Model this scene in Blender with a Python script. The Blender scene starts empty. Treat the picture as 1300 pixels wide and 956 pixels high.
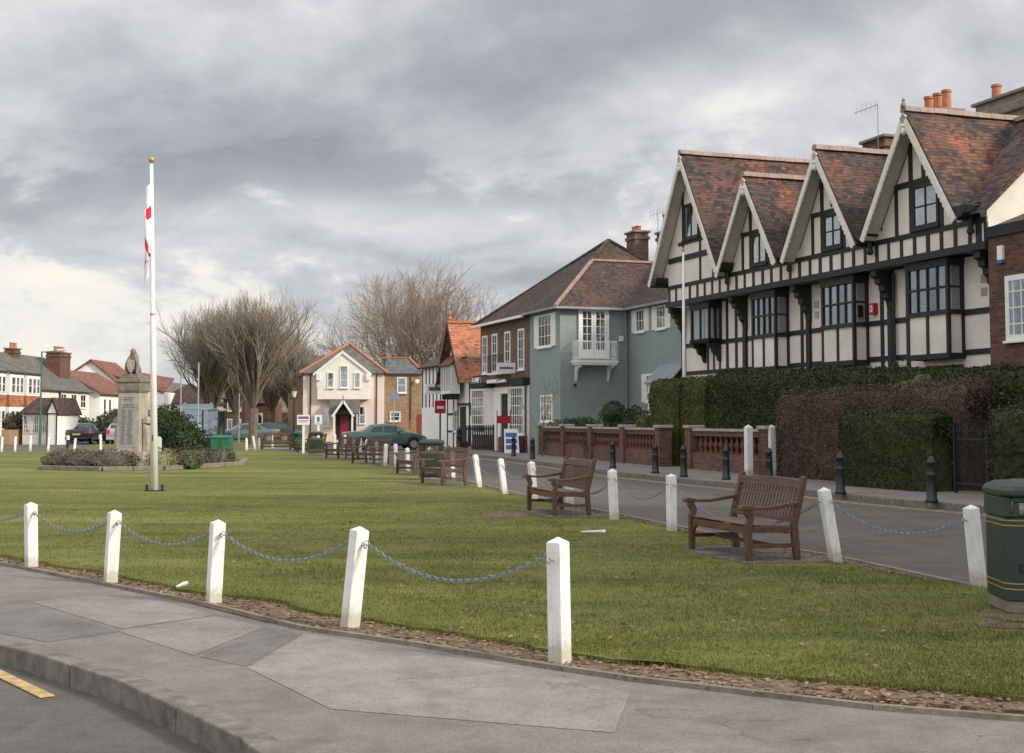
import bpy, bmesh, math, random
import numpy as np
from mathutils import Vector, Matrix, noise as mnoise
random.seed(11); np.random.seed(11)
R = math.radians
scene = bpy.context.scene
COL = scene.collection
# ------------------------------------------------------------------ camera survey
FPX = 1660.0; TH = math.atan(100.5/1660); HC = 1.6
_c, _s = math.cos(TH), math.sin(TH)
def ray(px, py):
    a = (px-650)/FPX; b = (433.5-py)/FPX
    return (a, _c-b*_s, _s+b*_c)
def G(px, py, z=0.0):
    r = ray(px, py); t = (z-HC)/r[2]
    return (r[0]*t, r[1]*t)
class Frame:
    """a facade: origin, x along the wall, y into the building"""
    def __init__(S, o, ang):
        S.o = o; S.a = ang
        S.x = (math.cos(ang), math.sin(ang)); S.y = (-math.sin(ang), math.cos(ang))
    def uz(S, px, py, yo=0):
        r = ray(px, py); n = S.y
        t = (S.o[0]*n[0]+S.o[1]*n[1]+yo)/(r[0]*n[0]+r[1]*n[1])
        return ((r[0]*t-S.o[0])*S.x[0]+(r[1]*t-S.o[1])*S.x[1], HC+r[2]*t)
    def w(S, x, y): return (S.o[0]+S.x[0]*x+S.y[0]*y, S.o[1]+S.x[1]*x+S.y[1]*y)
# ------------------------------------------------------------------ materials
def newmat(name):
    m = bpy.data.materials.new(name); m.use_nodes = True
    nt = m.node_tree; b = nt.nodes['Principled BSDF']
    return m, nt, b
def N(nt, t, **kw):
    n = nt.nodes.new(t)
    for k, v in kw.items(): setattr(n, k, v)
    return n
def rgb(c): return (c[0], c[1], c[2], 1)
def coords(nt, uv=False, scale=(1,1,1)):
    tc = N(nt, 'ShaderNodeTexCoord'); mp = N(nt, 'ShaderNodeMapping')
    mp.inputs['Scale'].default_value = scale
    nt.links.new(tc.outputs['UV' if uv else 'Object'], mp.inputs['Vector'])
    return mp.outputs['Vector']
def noise(nt, vec, scale, detail=5, rough=.6):
    n = N(nt, 'ShaderNodeTexNoise'); n.inputs['Scale'].default_value = scale
    n.inputs['Detail'].default_value = detail; n.inputs['Roughness'].default_value = rough
    nt.links.new(vec, n.inputs['Vector']); return n.outputs['Fac']
def ramp(nt, fac, stops):
    r = N(nt, 'ShaderNodeValToRGB'); e = r.color_ramp.elements
    while len(e) < len(stops): e.new(.5)
    for i, (p, c) in enumerate(stops):
        e[i].position = p; e[i].color = rgb(c)
    nt.links.new(fac, r.inputs['Fac']); return r.outputs['Color']
def mixc(nt, fac, a, b, mode='MIX'):
    m = N(nt, 'ShaderNodeMix', data_type='RGBA', blend_type=mode)
    for sock, v in (('Factor', fac),):
        if isinstance(v, (int, float)): m.inputs[0].default_value = v
        else: nt.links.new(v, m.inputs[0])
    for i, v in ((6, a), (7, b)):
        if isinstance(v, tuple): m.inputs[i].default_value = rgb(v)
        else: nt.links.new(v, m.inputs[i])
    return m.outputs[2]
def bump(nt, b, h, strength=.3, dist=.01):
    bp = N(nt, 'ShaderNodeBump'); bp.inputs['Strength'].default_value = strength
    bp.inputs['Distance'].default_value = dist
    nt.links.new(h, bp.inputs['Height']); nt.links.new(bp.outputs['Normal'], b.inputs['Normal'])
def sc(c, k): return tuple(min(1, x*k) for x in c)
def plain(name, c, rough=.6, var=.25, scale=3, metal=0, bm=0, grain=0, c2=None):
    m, nt, b = newmat(name)
    v = coords(nt)
    n1 = noise(nt, v, scale, 6, .65)
    col = ramp(nt, n1, [(.3, c2 or sc(c, 1-var)), (.7, sc(c, 1+var*.6))])
    if grain:
        n2 = noise(nt, v, grain, 3, .7)
        col = mixc(nt, .35, col, ramp(nt, n2, [(.3, (.25,.25,.25)), (.7, (1,1,1))]), 'MULTIPLY')
        if bm: bump(nt, b, n2, bm)
    elif bm: bump(nt, b, n1, bm)
    nt.links.new(col, b.inputs['Base Color'])
    b.inputs['Roughness'].default_value = rough; b.inputs['Metallic'].default_value = metal
    return m
def brick(name, stops, mortar, bw=.225, bh=.075, ms=.01, patch=None, pscale=.5, bmp=.5, squash=1, dirt=.35, rough=.85):
    m, nt, b = newmat(name)
    v = coords(nt, True)
    t = N(nt, 'ShaderNodeTexBrick')
    t.inputs['Color1'].default_value = (0,0,0,1); t.inputs['Color2'].default_value = (1,1,1,1)
    t.inputs['Mortar'].default_value = (.5,.5,.5,1)
    t.inputs['Scale'].default_value = 1; t.inputs['Brick Width'].default_value = bw
    t.inputs['Row Height'].default_value = bh; t.inputs['Mortar Size'].default_value = ms
    t.inputs['Mortar Smooth'].default_value = .2
    nt.links.new(v, t.inputs['Vector'])
    col = ramp(nt, t.outputs['Color'], stops)
    vo = coords(nt)
    if patch:
        pf = ramp(nt, noise(nt, vo, pscale, 6, .7), [(.45,(0,0,0)), (.6,(1,1,1))])
        sx = N(nt, 'ShaderNodeSeparateColor'); nt.links.new(pf, sx.inputs[0])
        mm = N(nt, 'ShaderNodeMath', operation='MULTIPLY'); mm.inputs[1].default_value = .8
        nt.links.new(sx.outputs[0], mm.inputs[0])
        colp = ramp(nt, t.outputs['Color'], patch)
        col = mixc(nt, mm.outputs[0], col, colp)
    col = mixc(nt, t.outputs['Fac'], col, mortar)
    d = ramp(nt, noise(nt, vo, .9, 7, .7), [(.3,(.45,.43,.42)), (.65,(1,1,1))])
    col = mixc(nt, dirt, col, d, 'MULTIPLY')
    nt.links.new(col, b.inputs['Base Color']); b.inputs['Roughness'].default_value = rough
    inv = N(nt, 'ShaderNodeMath', operation='SUBTRACT'); inv.inputs[0].default_value = 1
    nt.links.new(t.outputs['Fac'], inv.inputs[1])
    mul = N(nt, 'ShaderNodeMath', operation='MULTIPLY_ADD')
    nt.links.new(t.outputs['Color'], mul.inputs[0]); mul.inputs[1].default_value = .5
    nt.links.new(inv.outputs[0], mul.inputs[2])
    bump(nt, b, mul.outputs[0], bmp, .012)
    return m
M = {}
def postmat():
    '''old white gloss on wood : grime and green at the foot, rust below the eye bolt, flaked patches'''
    m, nt, b = newmat('post_white'); v = coords(nt); geo = N(nt,'ShaderNodeNewGeometry'); vw = geo.outputs['Position']
    n1 = noise(nt, vw, 9, 6, .7); col = ramp(nt, n1, [(.3,(.64,.63,.60)),(.6,(.79,.78,.76))])
    st = N(nt,'ShaderNodeMapping'); st.inputs['Scale'].default_value = (40,40,2.5); nt.links.new(vw, st.inputs[0])
    col = mixc(nt, .35, col, ramp(nt, noise(nt, st.outputs[0], 1, 4, .7), [(.35,(.62,.60,.55)),(.6,(1,1,1))]), 'MULTIPLY')
    s = N(nt,'ShaderNodeSeparateXYZ'); nt.links.new(v, s.inputs[0])
    ad = N(nt,'ShaderNodeMath',operation='MULTIPLY_ADD'); nt.links.new(noise(nt, vw, 22, 5, .7), ad.inputs[0]); ad.inputs[1].default_value = -.24; nt.links.new(s.outputs[2], ad.inputs[2])
    foot = ramp(nt, ad.outputs[0], [(.0,(.8,.8,.8)),(.015,(.45,.45,.45)),(.10,(0,0,0))]); f = N(nt,'ShaderNodeSeparateColor'); nt.links.new(foot, f.inputs[0])
    k = N(nt,'ShaderNodeMath',operation='MULTIPLY'); nt.links.new(f.outputs[0], k.inputs[0]); k.inputs[1].default_value = .75
    col = mixc(nt, k.outputs[0], col, (.30,.28,.19))
    fl = ramp(nt, noise(nt, vw, 34, 4, .65), [(.27,(1,1,1)),(.30,(0,0,0))]); f2 = N(nt,'ShaderNodeSeparateColor'); nt.links.new(fl, f2.inputs[0])
    col = mixc(nt, f2.outputs[0], col, (.36,.33,.28))
    nt.links.new(col, b.inputs['Base Color']); b.inputs['Roughness'].default_value = .55; bump(nt, b, noise(nt, st.outputs[0], 1.5, 5, .7), .25, .004); return m
M['post_white'] = postmat()
M['white'] = plain('white_paint', (.78,.77,.74), .5, .1, 3)
M['white_wall'] = plain('white_render', (.86,.84,.80), .8, .12, .7)
M['cream'] = plain('cream_render', (.82,.765,.69), .85, .10, .9, c2=(.66,.61,.54), grain=60, bm=.05)
M['cream2'] = plain('cream_paint', (.78,.74,.66), .8, .08, 1)
M['pink'] = plain('pink_render', (.74,.61,.54), .85, .08, 1)
M['timber'] = plain('black_timber', (.012,.0125,.014), .6, .4, 4)
M['barge'] = plain('bargeboard_paint', (.70,.66,.59), .6, .15, 5)
M['soffit'] = plain('soffit_paint', (.55,.51,.45), .7, .15, 5)
M['blue'] = brick('blue_painted_brick', [(0,(.235,.285,.272)),(1,(.265,.315,.302))], (.215,.26,.25), ms=.008, bmp=.3, dirt=.2)
M['brick_dark'] = brick('old_brick', [(0,(.055,.027,.02)),(.4,(.12,.043,.028)),(.8,(.20,.068,.038)),(1,(.085,.05,.04))], (.10,.085,.075), dirt=.55)
M['brick_brown'] = brick('brown_brick', [(0,(.09,.05,.034)),(.6,(.16,.085,.055)),(1,(.21,.115,.07))], (.17,.14,.115), dirt=.4)
M['brick_yellow'] = brick('stock_brick', [(0,(.22,.13,.07)),(.5,(.34,.21,.11)),(1,(.42,.27,.15))], (.35,.28,.2), dirt=.4)
M['brick_red'] = brick('red_brick', [(0,(.085,.032,.023)),(.6,(.16,.058,.038)),(1,(.20,.09,.062))], (.14,.115,.095), dirt=.55)
M['terracotta'] = plain('terracotta', (.15,.058,.038), .8, .45, 8)
M['slate'] = brick('slate', [(0,(.07,.075,.085)),(.6,(.12,.125,.14)),(1,(.15,.15,.16))], (.04,.04,.045), .25,.2,.01, bmp=.4, dirt=.3)
M['slate_lichen'] = brick('lichened_slate', [(0,(.09,.085,.08)),(.6,(.16,.15,.13)),(1,(.12,.11,.1))], (.05,.05,.045), .25,.2,.01, bmp=.4, dirt=.45)
M['ridge'] = plain('ridge_tile', (.30,.22,.19), .8, .3, 3)
M['lead'] = plain('lead', (.25,.26,.28), .5, .2, 3)
M['pot'] = plain('chimney_pot_clay', (.42,.16,.08), .8, .3, 4)
M['stone'] = plain('weathered_stone', (.42,.37,.30), .9, .35, 3, grain=30, bm=.3)
M['stone_dark'] = plain('dark_stone', (.24,.21,.17), .9, .4, 4, grain=30, bm=.3)
M['stone_panel'] = plain('grey_stone_panel', (.36,.36,.34), .85, .2, 5, grain=50, bm=.1)
M['letter'] = plain('cut_letter_grey', (.10,.10,.10), .9, .1, 5)
M['concrete'] = plain('concrete', (.34,.31,.27), .9, .25, 4, grain=60, bm=.2)
M['granite'] = plain('granite_kerb', (.20,.18,.16), .85, .5, 7, grain=90, bm=.6)
def tiles(name, stops, patch, pscale=.5, pthr=(.47,.6), bw=.19, bh=.125):
    '''plain clay tiles : every tile its own tint, a dark shadow line under each course'''
    m, nt, b = newmat(name); v = coords(nt, True); vo = coords(nt)
    t = N(nt, 'ShaderNodeTexBrick'); t.inputs['Color1'].default_value = (0,0,0,1); t.inputs['Color2'].default_value = (1,1,1,1); t.inputs['Mortar'].default_value = (.5,.5,.5,1)
    t.inputs['Scale'].default_value = 1; t.inputs['Brick Width'].default_value = bw; t.inputs['Row Height'].default_value = bh; t.inputs['Mortar Size'].default_value = .0035
    mp = N(nt, 'ShaderNodeMixRGB', blend_type='ADD'); nt.links.new(v, mp.inputs[1]); mp.inputs[0].default_value = .035
    wn = N(nt, 'ShaderNodeTexNoise'); wn.inputs['Scale'].default_value = 1.3; nt.links.new(vo, wn.inputs['Vector']); nt.links.new(wn.outputs['Color'], mp.inputs[2]); nt.links.new(mp.outputs[0], t.inputs['Vector'])
    col = ramp(nt, t.outputs['Color'], stops)
    colp = ramp(nt, t.outputs['Color'], patch)
    big = noise(nt, vo, pscale, 6, .72)
    pf = ramp(nt, big, [(pthr[0],(0,0,0)), (pthr[1],(1,1,1))]); sx = N(nt, 'ShaderNodeSeparateColor'); nt.links.new(pf, sx.inputs[0])
    col = mixc(nt, sx.outputs[0], col, colp)
    col = mixc(nt, .6, col, ramp(nt, noise(nt, vo, 2.1, 7, .75), [(.32,(.35,.35,.37)),(.6,(1,1,1))]), 'MULTIPLY')
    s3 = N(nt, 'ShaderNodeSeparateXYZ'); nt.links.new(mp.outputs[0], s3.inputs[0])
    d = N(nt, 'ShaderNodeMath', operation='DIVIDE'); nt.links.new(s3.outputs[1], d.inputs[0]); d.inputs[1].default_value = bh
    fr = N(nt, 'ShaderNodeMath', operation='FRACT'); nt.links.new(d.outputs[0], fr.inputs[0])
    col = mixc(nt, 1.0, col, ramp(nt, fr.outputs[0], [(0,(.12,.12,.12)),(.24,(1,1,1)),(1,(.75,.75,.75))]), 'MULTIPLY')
    nt.links.new(col, b.inputs['Base Color']); b.inputs['Roughness'].default_value = .85
    mul = N(nt, 'ShaderNodeMath', operation='MULTIPLY_ADD'); nt.links.new(t.outputs['Color'], mul.inputs[0]); mul.inputs[1].default_value = .6
    iv = N(nt, 'ShaderNodeMath', operation='SUBTRACT'); iv.inputs[0].default_value = 1; nt.links.new(fr.outputs[0], iv.inputs[1]); nt.links.new(iv.outputs[0], mul.inputs[2])
    bump(nt, b, mul.outputs[0], .9, .02); return m
M['tile_mix'] = tiles('mixed_clay_tile', [(0,(.022,.019,.020)),(.35,(.055,.038,.034)),(.6,(.085,.080,.082)),(.8,(.17,.058,.034)),(1,(.055,.05,.052))],
    [(0,(.055,.04,.04)),(.3,(.20,.065,.032)),(.65,(.37,.12,.05)),(.85,(.11,.09,.085)),(1,(.34,.20,.08))], .42, (.50,.66))
M['tile_orange'] = tiles('orange_clay_tile', [(0,(.28,.10,.06)),(.5,(.60,.24,.12)),(1,(.42,.15,.08))], [(0,(.16,.09,.07)),(.6,(.28,.13,.09)),(1,(.40,.2,.13))], .5, (.5,.62))
M['tile_brown'] = tiles('brown_clay_tile', [(0,(.035,.025,.023)),(.6,(.08,.048,.042)),(1,(.12,.07,.057))], [(0,(.09,.038,.03)),(.6,(.20,.07,.05)),(1,(.13,.085,.07))], .4, (.5,.64))
M['tile_red'] = tiles('red_clay_tile', [(0,(.17,.07,.05)),(.6,(.33,.12,.08)),(1,(.24,.10,.08))], [(0,(.12,.06,.05)),(1,(.26,.13,.10))], .4, (.5,.64), .2, .14)
def asphalt(name, c, k=1):
    m, nt, b = newmat(name); v = coords(nt)
    big = noise(nt, v, .45, 6, .65); mid = noise(nt, v, 4, 5, .7); fine = noise(nt, v, 170, 2, .8)
    col = ramp(nt, big, [(.3, sc(c,.78)), (.7, sc(c,1.18))])
    col = mixc(nt, .5, col, ramp(nt, mid, [(.3,(.5,.5,.5)),(.65,(1,1,1))]), 'MULTIPLY')
    sp = noise(nt, v, 60, 2, .6); col = mixc(nt, .5, col, ramp(nt, sp, [(.34,(.4,.4,.4)),(.5,(1,1,1)),(.68,(1,1,1)),(.76,(1.5,1.5,1.45))]), 'MULTIPLY')
    col = mixc(nt, .55, col, ramp(nt, fine, [(.35,(.35,.35,.35)),(.6,(1,1,1)),(.72,(1.0,1.0,1.0))]), 'MULTIPLY')
    nt.links.new(col, b.inputs['Base Color']); b.inputs['Roughness'].default_value = .88
    # cracks, stains and worn wheel marks
    vr = N(nt, 'ShaderNodeTexVoronoi', feature='DISTANCE_TO_EDGE'); vr.inputs['Scale'].default_value = .55
    dm = N(nt, 'ShaderNodeMixRGB', blend_type='ADD'); dm.inputs[0].default_value = .9; nt.links.new(v, dm.inputs[1])
    wn = N(nt, 'ShaderNodeTexNoise'); wn.inputs['Scale'].default_value = 1.6; wn.inputs['Detail'].default_value = 6; nt.links.new(v, wn.inputs['Vector']); nt.links.new(wn.outputs['Color'], dm.inputs[2]); nt.links.new(dm.outputs[0], vr.inputs['Vector'])
    ck = ramp(nt, vr.outputs['Distance'], [(0,(1,1,1)),(.007,(0,0,0))]); cs = N(nt,'ShaderNodeSeparateColor'); nt.links.new(ck, cs.inputs[0])
    mk = ramp(nt, noise(nt, v, .8, 3, .5), [(.50,(0,0,0)),(.58,(1,1,1))]); ms_ = N(nt,'ShaderNodeSeparateColor'); nt.links.new(mk, ms_.inputs[0])
    cm = N(nt,'ShaderNodeMath',operation='MULTIPLY'); nt.links.new(cs.outputs[0], cm.inputs[0]); nt.links.new(ms_.outputs[0], cm.inputs[1])
    cm2 = N(nt,'ShaderNodeMath',operation='MULTIPLY'); nt.links.new(cm.outputs[0], cm2.inputs[0]); cm2.inputs[1].default_value = .42
    col = mixc(nt, cm2.outputs[0], col, (.03,.028,.025))
    col = mixc(nt, .5, col, ramp(nt, noise(nt, v, 1.4, 6, .7), [(.36,(.55,.53,.50)),(.52,(1,1,1))]), 'MULTIPLY')
    nt.links.new(col, b.inputs['Base Color'])
    bump(nt, b, fine, .35, .004); return m
M['asphalt'] = asphalt('road_asphalt', (.135,.122,.110))
M['pave'] = asphalt('pavement_asphalt', (.255,.23,.213))
M['patch_light'] = asphalt('pavement_patch_light', (.325,.294,.272))
M['patch_dark'] = asphalt('pavement_patch_dark', (.22,.20,.188))
M['yellow'] = plain('road_line_yellow', (.50,.36,.13), .8, .4, 9, c2=(.2,.16,.1))
M['soil'] = plain('soil_strip', (.20,.14,.09), .95, .5, 6, grain=60, bm=.6, c2=(.09,.062,.04))
M['earth'] = plain('garden_earth', (.08,.06,.04), .95, .4, 2)
def grassmat(name, k=1.0):
    m, nt, b = newmat(name)
    tc = N(nt, 'ShaderNodeTexCoord'); geo = N(nt, 'ShaderNodeNewGeometry')
    def mp(scale):
        q = N(nt, 'ShaderNodeMapping'); q.inputs['Scale'].default_value = scale
        nt.links.new(geo.outputs['Position'], q.inputs['Vector']); return q.outputs['Vector']
    g1 = noise(nt, mp((.07,.22,1)), 1.5, 5, .6)
    g2 = noise(nt, mp((1,1,1)), 2.2, 7, .75); g4 = noise(nt, mp((.35,1.6,1)), .8, 4, .6)
    g3 = noise(nt, mp((1,1,1)), 55, 3, .8)
    col = ramp(nt, g1, [(.33, sc((.130,.148,.042),k)), (.5, sc((.205,.222,.060),k)), (.66, sc((.305,.325,.09),k))])
    c2 = ramp(nt, g2, [(.28, sc((.085,.105,.028),k)), (.5, sc((.183,.200,.053),k)), (.68, sc((.34,.285,.125),k))])
    col = mixc(nt, .45, col, c2)
    col = mixc(nt, .8, col, ramp(nt, g4, [(.36,(.70,.74,.68)),(.5,(.92,.93,.9)),(.62,(1.1,1.05,1.1))]), 'MULTIPLY')
    wr = ramp(nt, noise(nt, mp((1,1,1)), 1.1, 8, .8), [(.60,(0,0,0)),(.70,(1,1,1))]); ws = N(nt,'ShaderNodeSeparateColor'); nt.links.new(wr, ws.inputs[0])
    wk = N(nt,'ShaderNodeMath',operation='MULTIPLY'); nt.links.new(ws.outputs[0], wk.inputs[0]); wk.inputs[1].default_value = .65
    col = mixc(nt, wk.outputs[0], col, sc((.27,.20,.10),k))
    cl = ramp(nt, noise(nt, mp((1,1,1)), 6.5, 4, .7), [(.60,(0,0,0)),(.66,(1,1,1))]); cs2 = N(nt,'ShaderNodeSeparateColor'); nt.links.new(cl, cs2.inputs[0])
    ck2 = N(nt,'ShaderNodeMath',operation='MULTIPLY'); nt.links.new(cs2.outputs[0], ck2.inputs[0]); ck2.inputs[1].default_value = .45
    col = mixc(nt, ck2.outputs[0], col, sc((.07,.11,.03),k))
    col = mixc(nt, .55, col, ramp(nt, g3, [(.3,(.38,.38,.38)),(.62,(1,1,1))]), 'MULTIPLY')
    nt.links.new(col, b.inputs['Base Color']); b.inputs['Roughness'].default_value = .9
    b.inputs['Specular IOR Level'].default_value = .15
    bump(nt, b, g3, .6, .02); return m
M['lawn'] = grassmat('lawn_turf', .86)
M['grass'] = grassmat('grass_blades', .70)
def leafmat(name, a, b_, c_, scale=9):
    m, nt, b = newmat(name); v = coords(nt)
    n = noise(nt, v, scale, 6, .85); big = noise(nt, v, 1.1, 3, .5)
    col = ramp(nt, n, [(.3,a),(.5,b_),(.68,c_)])
    col = mixc(nt, .6, col, ramp(nt, big, [(.35,(.8,.8,.8)),(.65,(1.5,1.5,1.5))]), 'MULTIPLY')
    nt.links.new(col, b.inputs['Base Color']); b.inputs['Roughness'].default_value = .6
    b.inputs['Specular IOR Level'].default_value = .3
    return m
M['privet'] = leafmat('privet_leaves', (.011,.015,.005),(.030,.036,.010),(.080,.080,.026))
M['yew'] = leafmat('yew_leaves', (.024,.030,.009),(.062,.068,.018),(.15,.14,.04))
M['beech'] = leafmat('brown_hedge_twigs', (.032,.022,.017),(.075,.049,.036),(.15,.10,.07), 14)
M['shrub'] = leafmat('dark_shrub_leaves', (.010,.018,.008),(.028,.045,.018),(.06,.08,.03))
M['shrub2'] = leafmat('olive_shrub_leaves', (.02,.03,.014),(.05,.065,.03),(.10,.11,.06))
M['heather'] = leafmat('heather_twigs', (.030,.026,.019),(.075,.064,.046),(.14,.12,.085), 12)
M['santolina'] = leafmat('grey_green_shrub', (.06,.065,.03),(.15,.15,.08),(.26,.24,.13), 12)
M['bark'] = plain('bark', (.15,.12,.08), .9, .4, 3, c2=(.08,.065,.045))
M['twig'] = plain('twig_bark', (.26,.222,.17), .9, .4, .6, c2=(.17,.145,.115))
M['twig_red'] = plain('reddish_twig_bark', (.24,.18,.14), .9, .3, .6, c2=(.155,.122,.10))
M['farwood'] = leafmat('far_bare_wood', (.06,.055,.045),(.11,.095,.075),(.16,.135,.11), 1.5)
def woodmat():
    m, nt, b = newmat('bench_teak')
    v = coords(nt, True, (1,1,1)); vo = coords(nt, False, (1.2,14,14))
    n = noise(nt, vo, 2.5, 6, .7); n2 = noise(nt, coords(nt), 2.5, 4, .6)
    col = ramp(nt, n, [(.28,(.036,.017,.010)),(.5,(.100,.045,.026)),(.72,(.18,.090,.055))])
    col = mixc(nt, .4, col, ramp(nt, n2, [(.3,(.5,.5,.52)),(.7,(1,1,1))]), 'MULTIPLY')
    nt.links.new(col, b.inputs['Base Color']); b.inputs['Roughness'].default_value = .55
    bump(nt, b, n, .25, .004); return m
M['teak'] = woodmat()
M['teak_grey'] = plain('weathered_seat_wood', (.15,.095,.07), .7, .35, 6)
M['steel'] = plain('galvanised_chain', (.30,.32,.35), .45, .3, 20, metal=.7)
M['iron'] = plain('black_iron', (.014,.015,.017), .45, .3, 6)
M['bin_green'] = plain('dark_green_plastic', (.022,.036,.028), .42, .2, 5)
M['bin_mid'] = plain('mid_green_metal', (.018,.14,.07), .45, .25, 3)
M['green_bright'] = plain('bright_green_plastic', (.06,.42,.06), .45, .15, 3)
M['gold'] = plain('gold_band', (.42,.24,.06), .5, .2, 5)
M['dark'] = plain('dark_recess', (.012,.012,.013), .7, .2, 5)
M['red'] = plain('red_paint', (.42,.02,.03), .45, .2, 4)
M['maroon'] = plain('maroon_door_paint', (.22,.015,.03), .4, .1, 4)
M['redpanel'] = plain('red_fence_stain', (.22,.04,.025), .8, .3, 4)
M['gilt'] = plain('gilt_ball', (.50,.30,.08), .4, .15, 5, metal=.4)
M['lamp_green'] = plain('green_column_paint', (.04,.13,.10), .5, .2, 2)
M['lamp_grey'] = plain('grey_column_paint', (.30,.31,.32), .5, .2, 2)
M['lampglass'] = plain('lamp_lens', (.65,.65,.62), .3, .05, 2)
M['skybluesign'] = plain('blue_sign_back', (.18,.26,.33), .5, .1, 2)
M['blue_sign'] = plain('blue_sign_face', (.05,.13,.35), .5, .1, 2)
M['purple'] = plain('purple_print', (.25,.05,.22), .5, .1, 2)
M['carglass'] = plain('car_glass', (.03,.05,.055), .08, .1, 2)
M['tyre'] = plain('tyre_rubber', (.02,.02,.02), .8, .2, 5)
M['alloy'] = plain('alloy_rim', (.40,.40,.42), .3, .1, 5, metal=.6)
M['redlamp'] = plain('red_lamp_lens', (.45,.02,.02), .2, .1, 5)
M['amber'] = plain('amber_lamp_lens', (.55,.15,.03), .2, .1, 5)
M['clearlamp'] = plain('headlamp_lens', (.6,.6,.6), .15, .1, 5)
M['plate'] = plain('yellow_plate', (.6,.42,.06), .5, .05, 5)
M['flag_white'] = None
def paint(name, c, metal=.3):
    m, nt, b = newmat(name); b.inputs['Base Color'].default_value = rgb(c)
    n = noise(nt, coords(nt), 2, 3); nt.links.new(ramp(nt, n, [(.3,sc(c,.85)),(.7,sc(c,1.1))]), b.inputs['Base Color'])
    b.inputs['Roughness'].default_value = .3; b.inputs['Metallic'].default_value = metal
    b.inputs['Coat Weight'].default_value = .6; b.inputs['Coat Roughness'].default_value = .08
    return m
M['car_green'] = paint('car_green_paint', (.07,.15,.125)); M['car_navy'] = paint('car_navy_paint', (.012,.018,.045))
M['car_silver'] = paint('car_silver_paint', (.38,.39,.40)); M['car_black'] = paint('car_dark_paint', (.02,.022,.025)); M['car_teal'] = paint('car_slate_paint', (.08,.12,.12))
def glassmat(name, tint=(.55,.62,.62), t=.6):
    m, nt, b = newmat(name)
    out = nt.nodes['Material Output']
    tr = N(nt, 'ShaderNodeBsdfTransparent'); tr.inputs[0].default_value = rgb(tint)
    gl = N(nt, 'ShaderNodeBsdfGlossy'); gl.inputs['Roughness'].default_value = .04; gl.inputs[0].default_value = (.8,.85,.9,1)
    n = noise(nt, coords(nt), 1.8, 2); bp = N(nt, 'ShaderNodeBump'); bp.inputs['Strength'].default_value = .12; bp.inputs['Distance'].default_value = .05
    nt.links.new(n, bp.inputs['Height']); nt.links.new(bp.outputs[0], gl.inputs['Normal'])
    mx = N(nt, 'ShaderNodeMixShader'); mx.inputs[0].default_value = 1-t
    nt.links.new(tr.outputs[0], mx.inputs[1]); nt.links.new(gl.outputs[0], mx.inputs[2]); nt.links.new(mx.outputs[0], out.inputs['Surface'])
    return m
M['glass'] = glassmat('window_glass')
M['glass_dim'] = glassmat('window_glass_dim', (.6,.66,.66), .72)
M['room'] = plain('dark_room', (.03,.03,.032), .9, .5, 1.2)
M['curtain'] = plain('net_curtain', (.62,.62,.60), .9, .15, 10)
M['shopstock'] = brick('shop_display', [(0,(.05,.04,.04)),(.3,(.5,.45,.35)),(.6,(.35,.08,.06)),(.8,(.7,.65,.55)),(1,(.12,.16,.25))], (.04,.03,.03), .22,.2,.03, bmp=0, dirt=.5)
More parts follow.
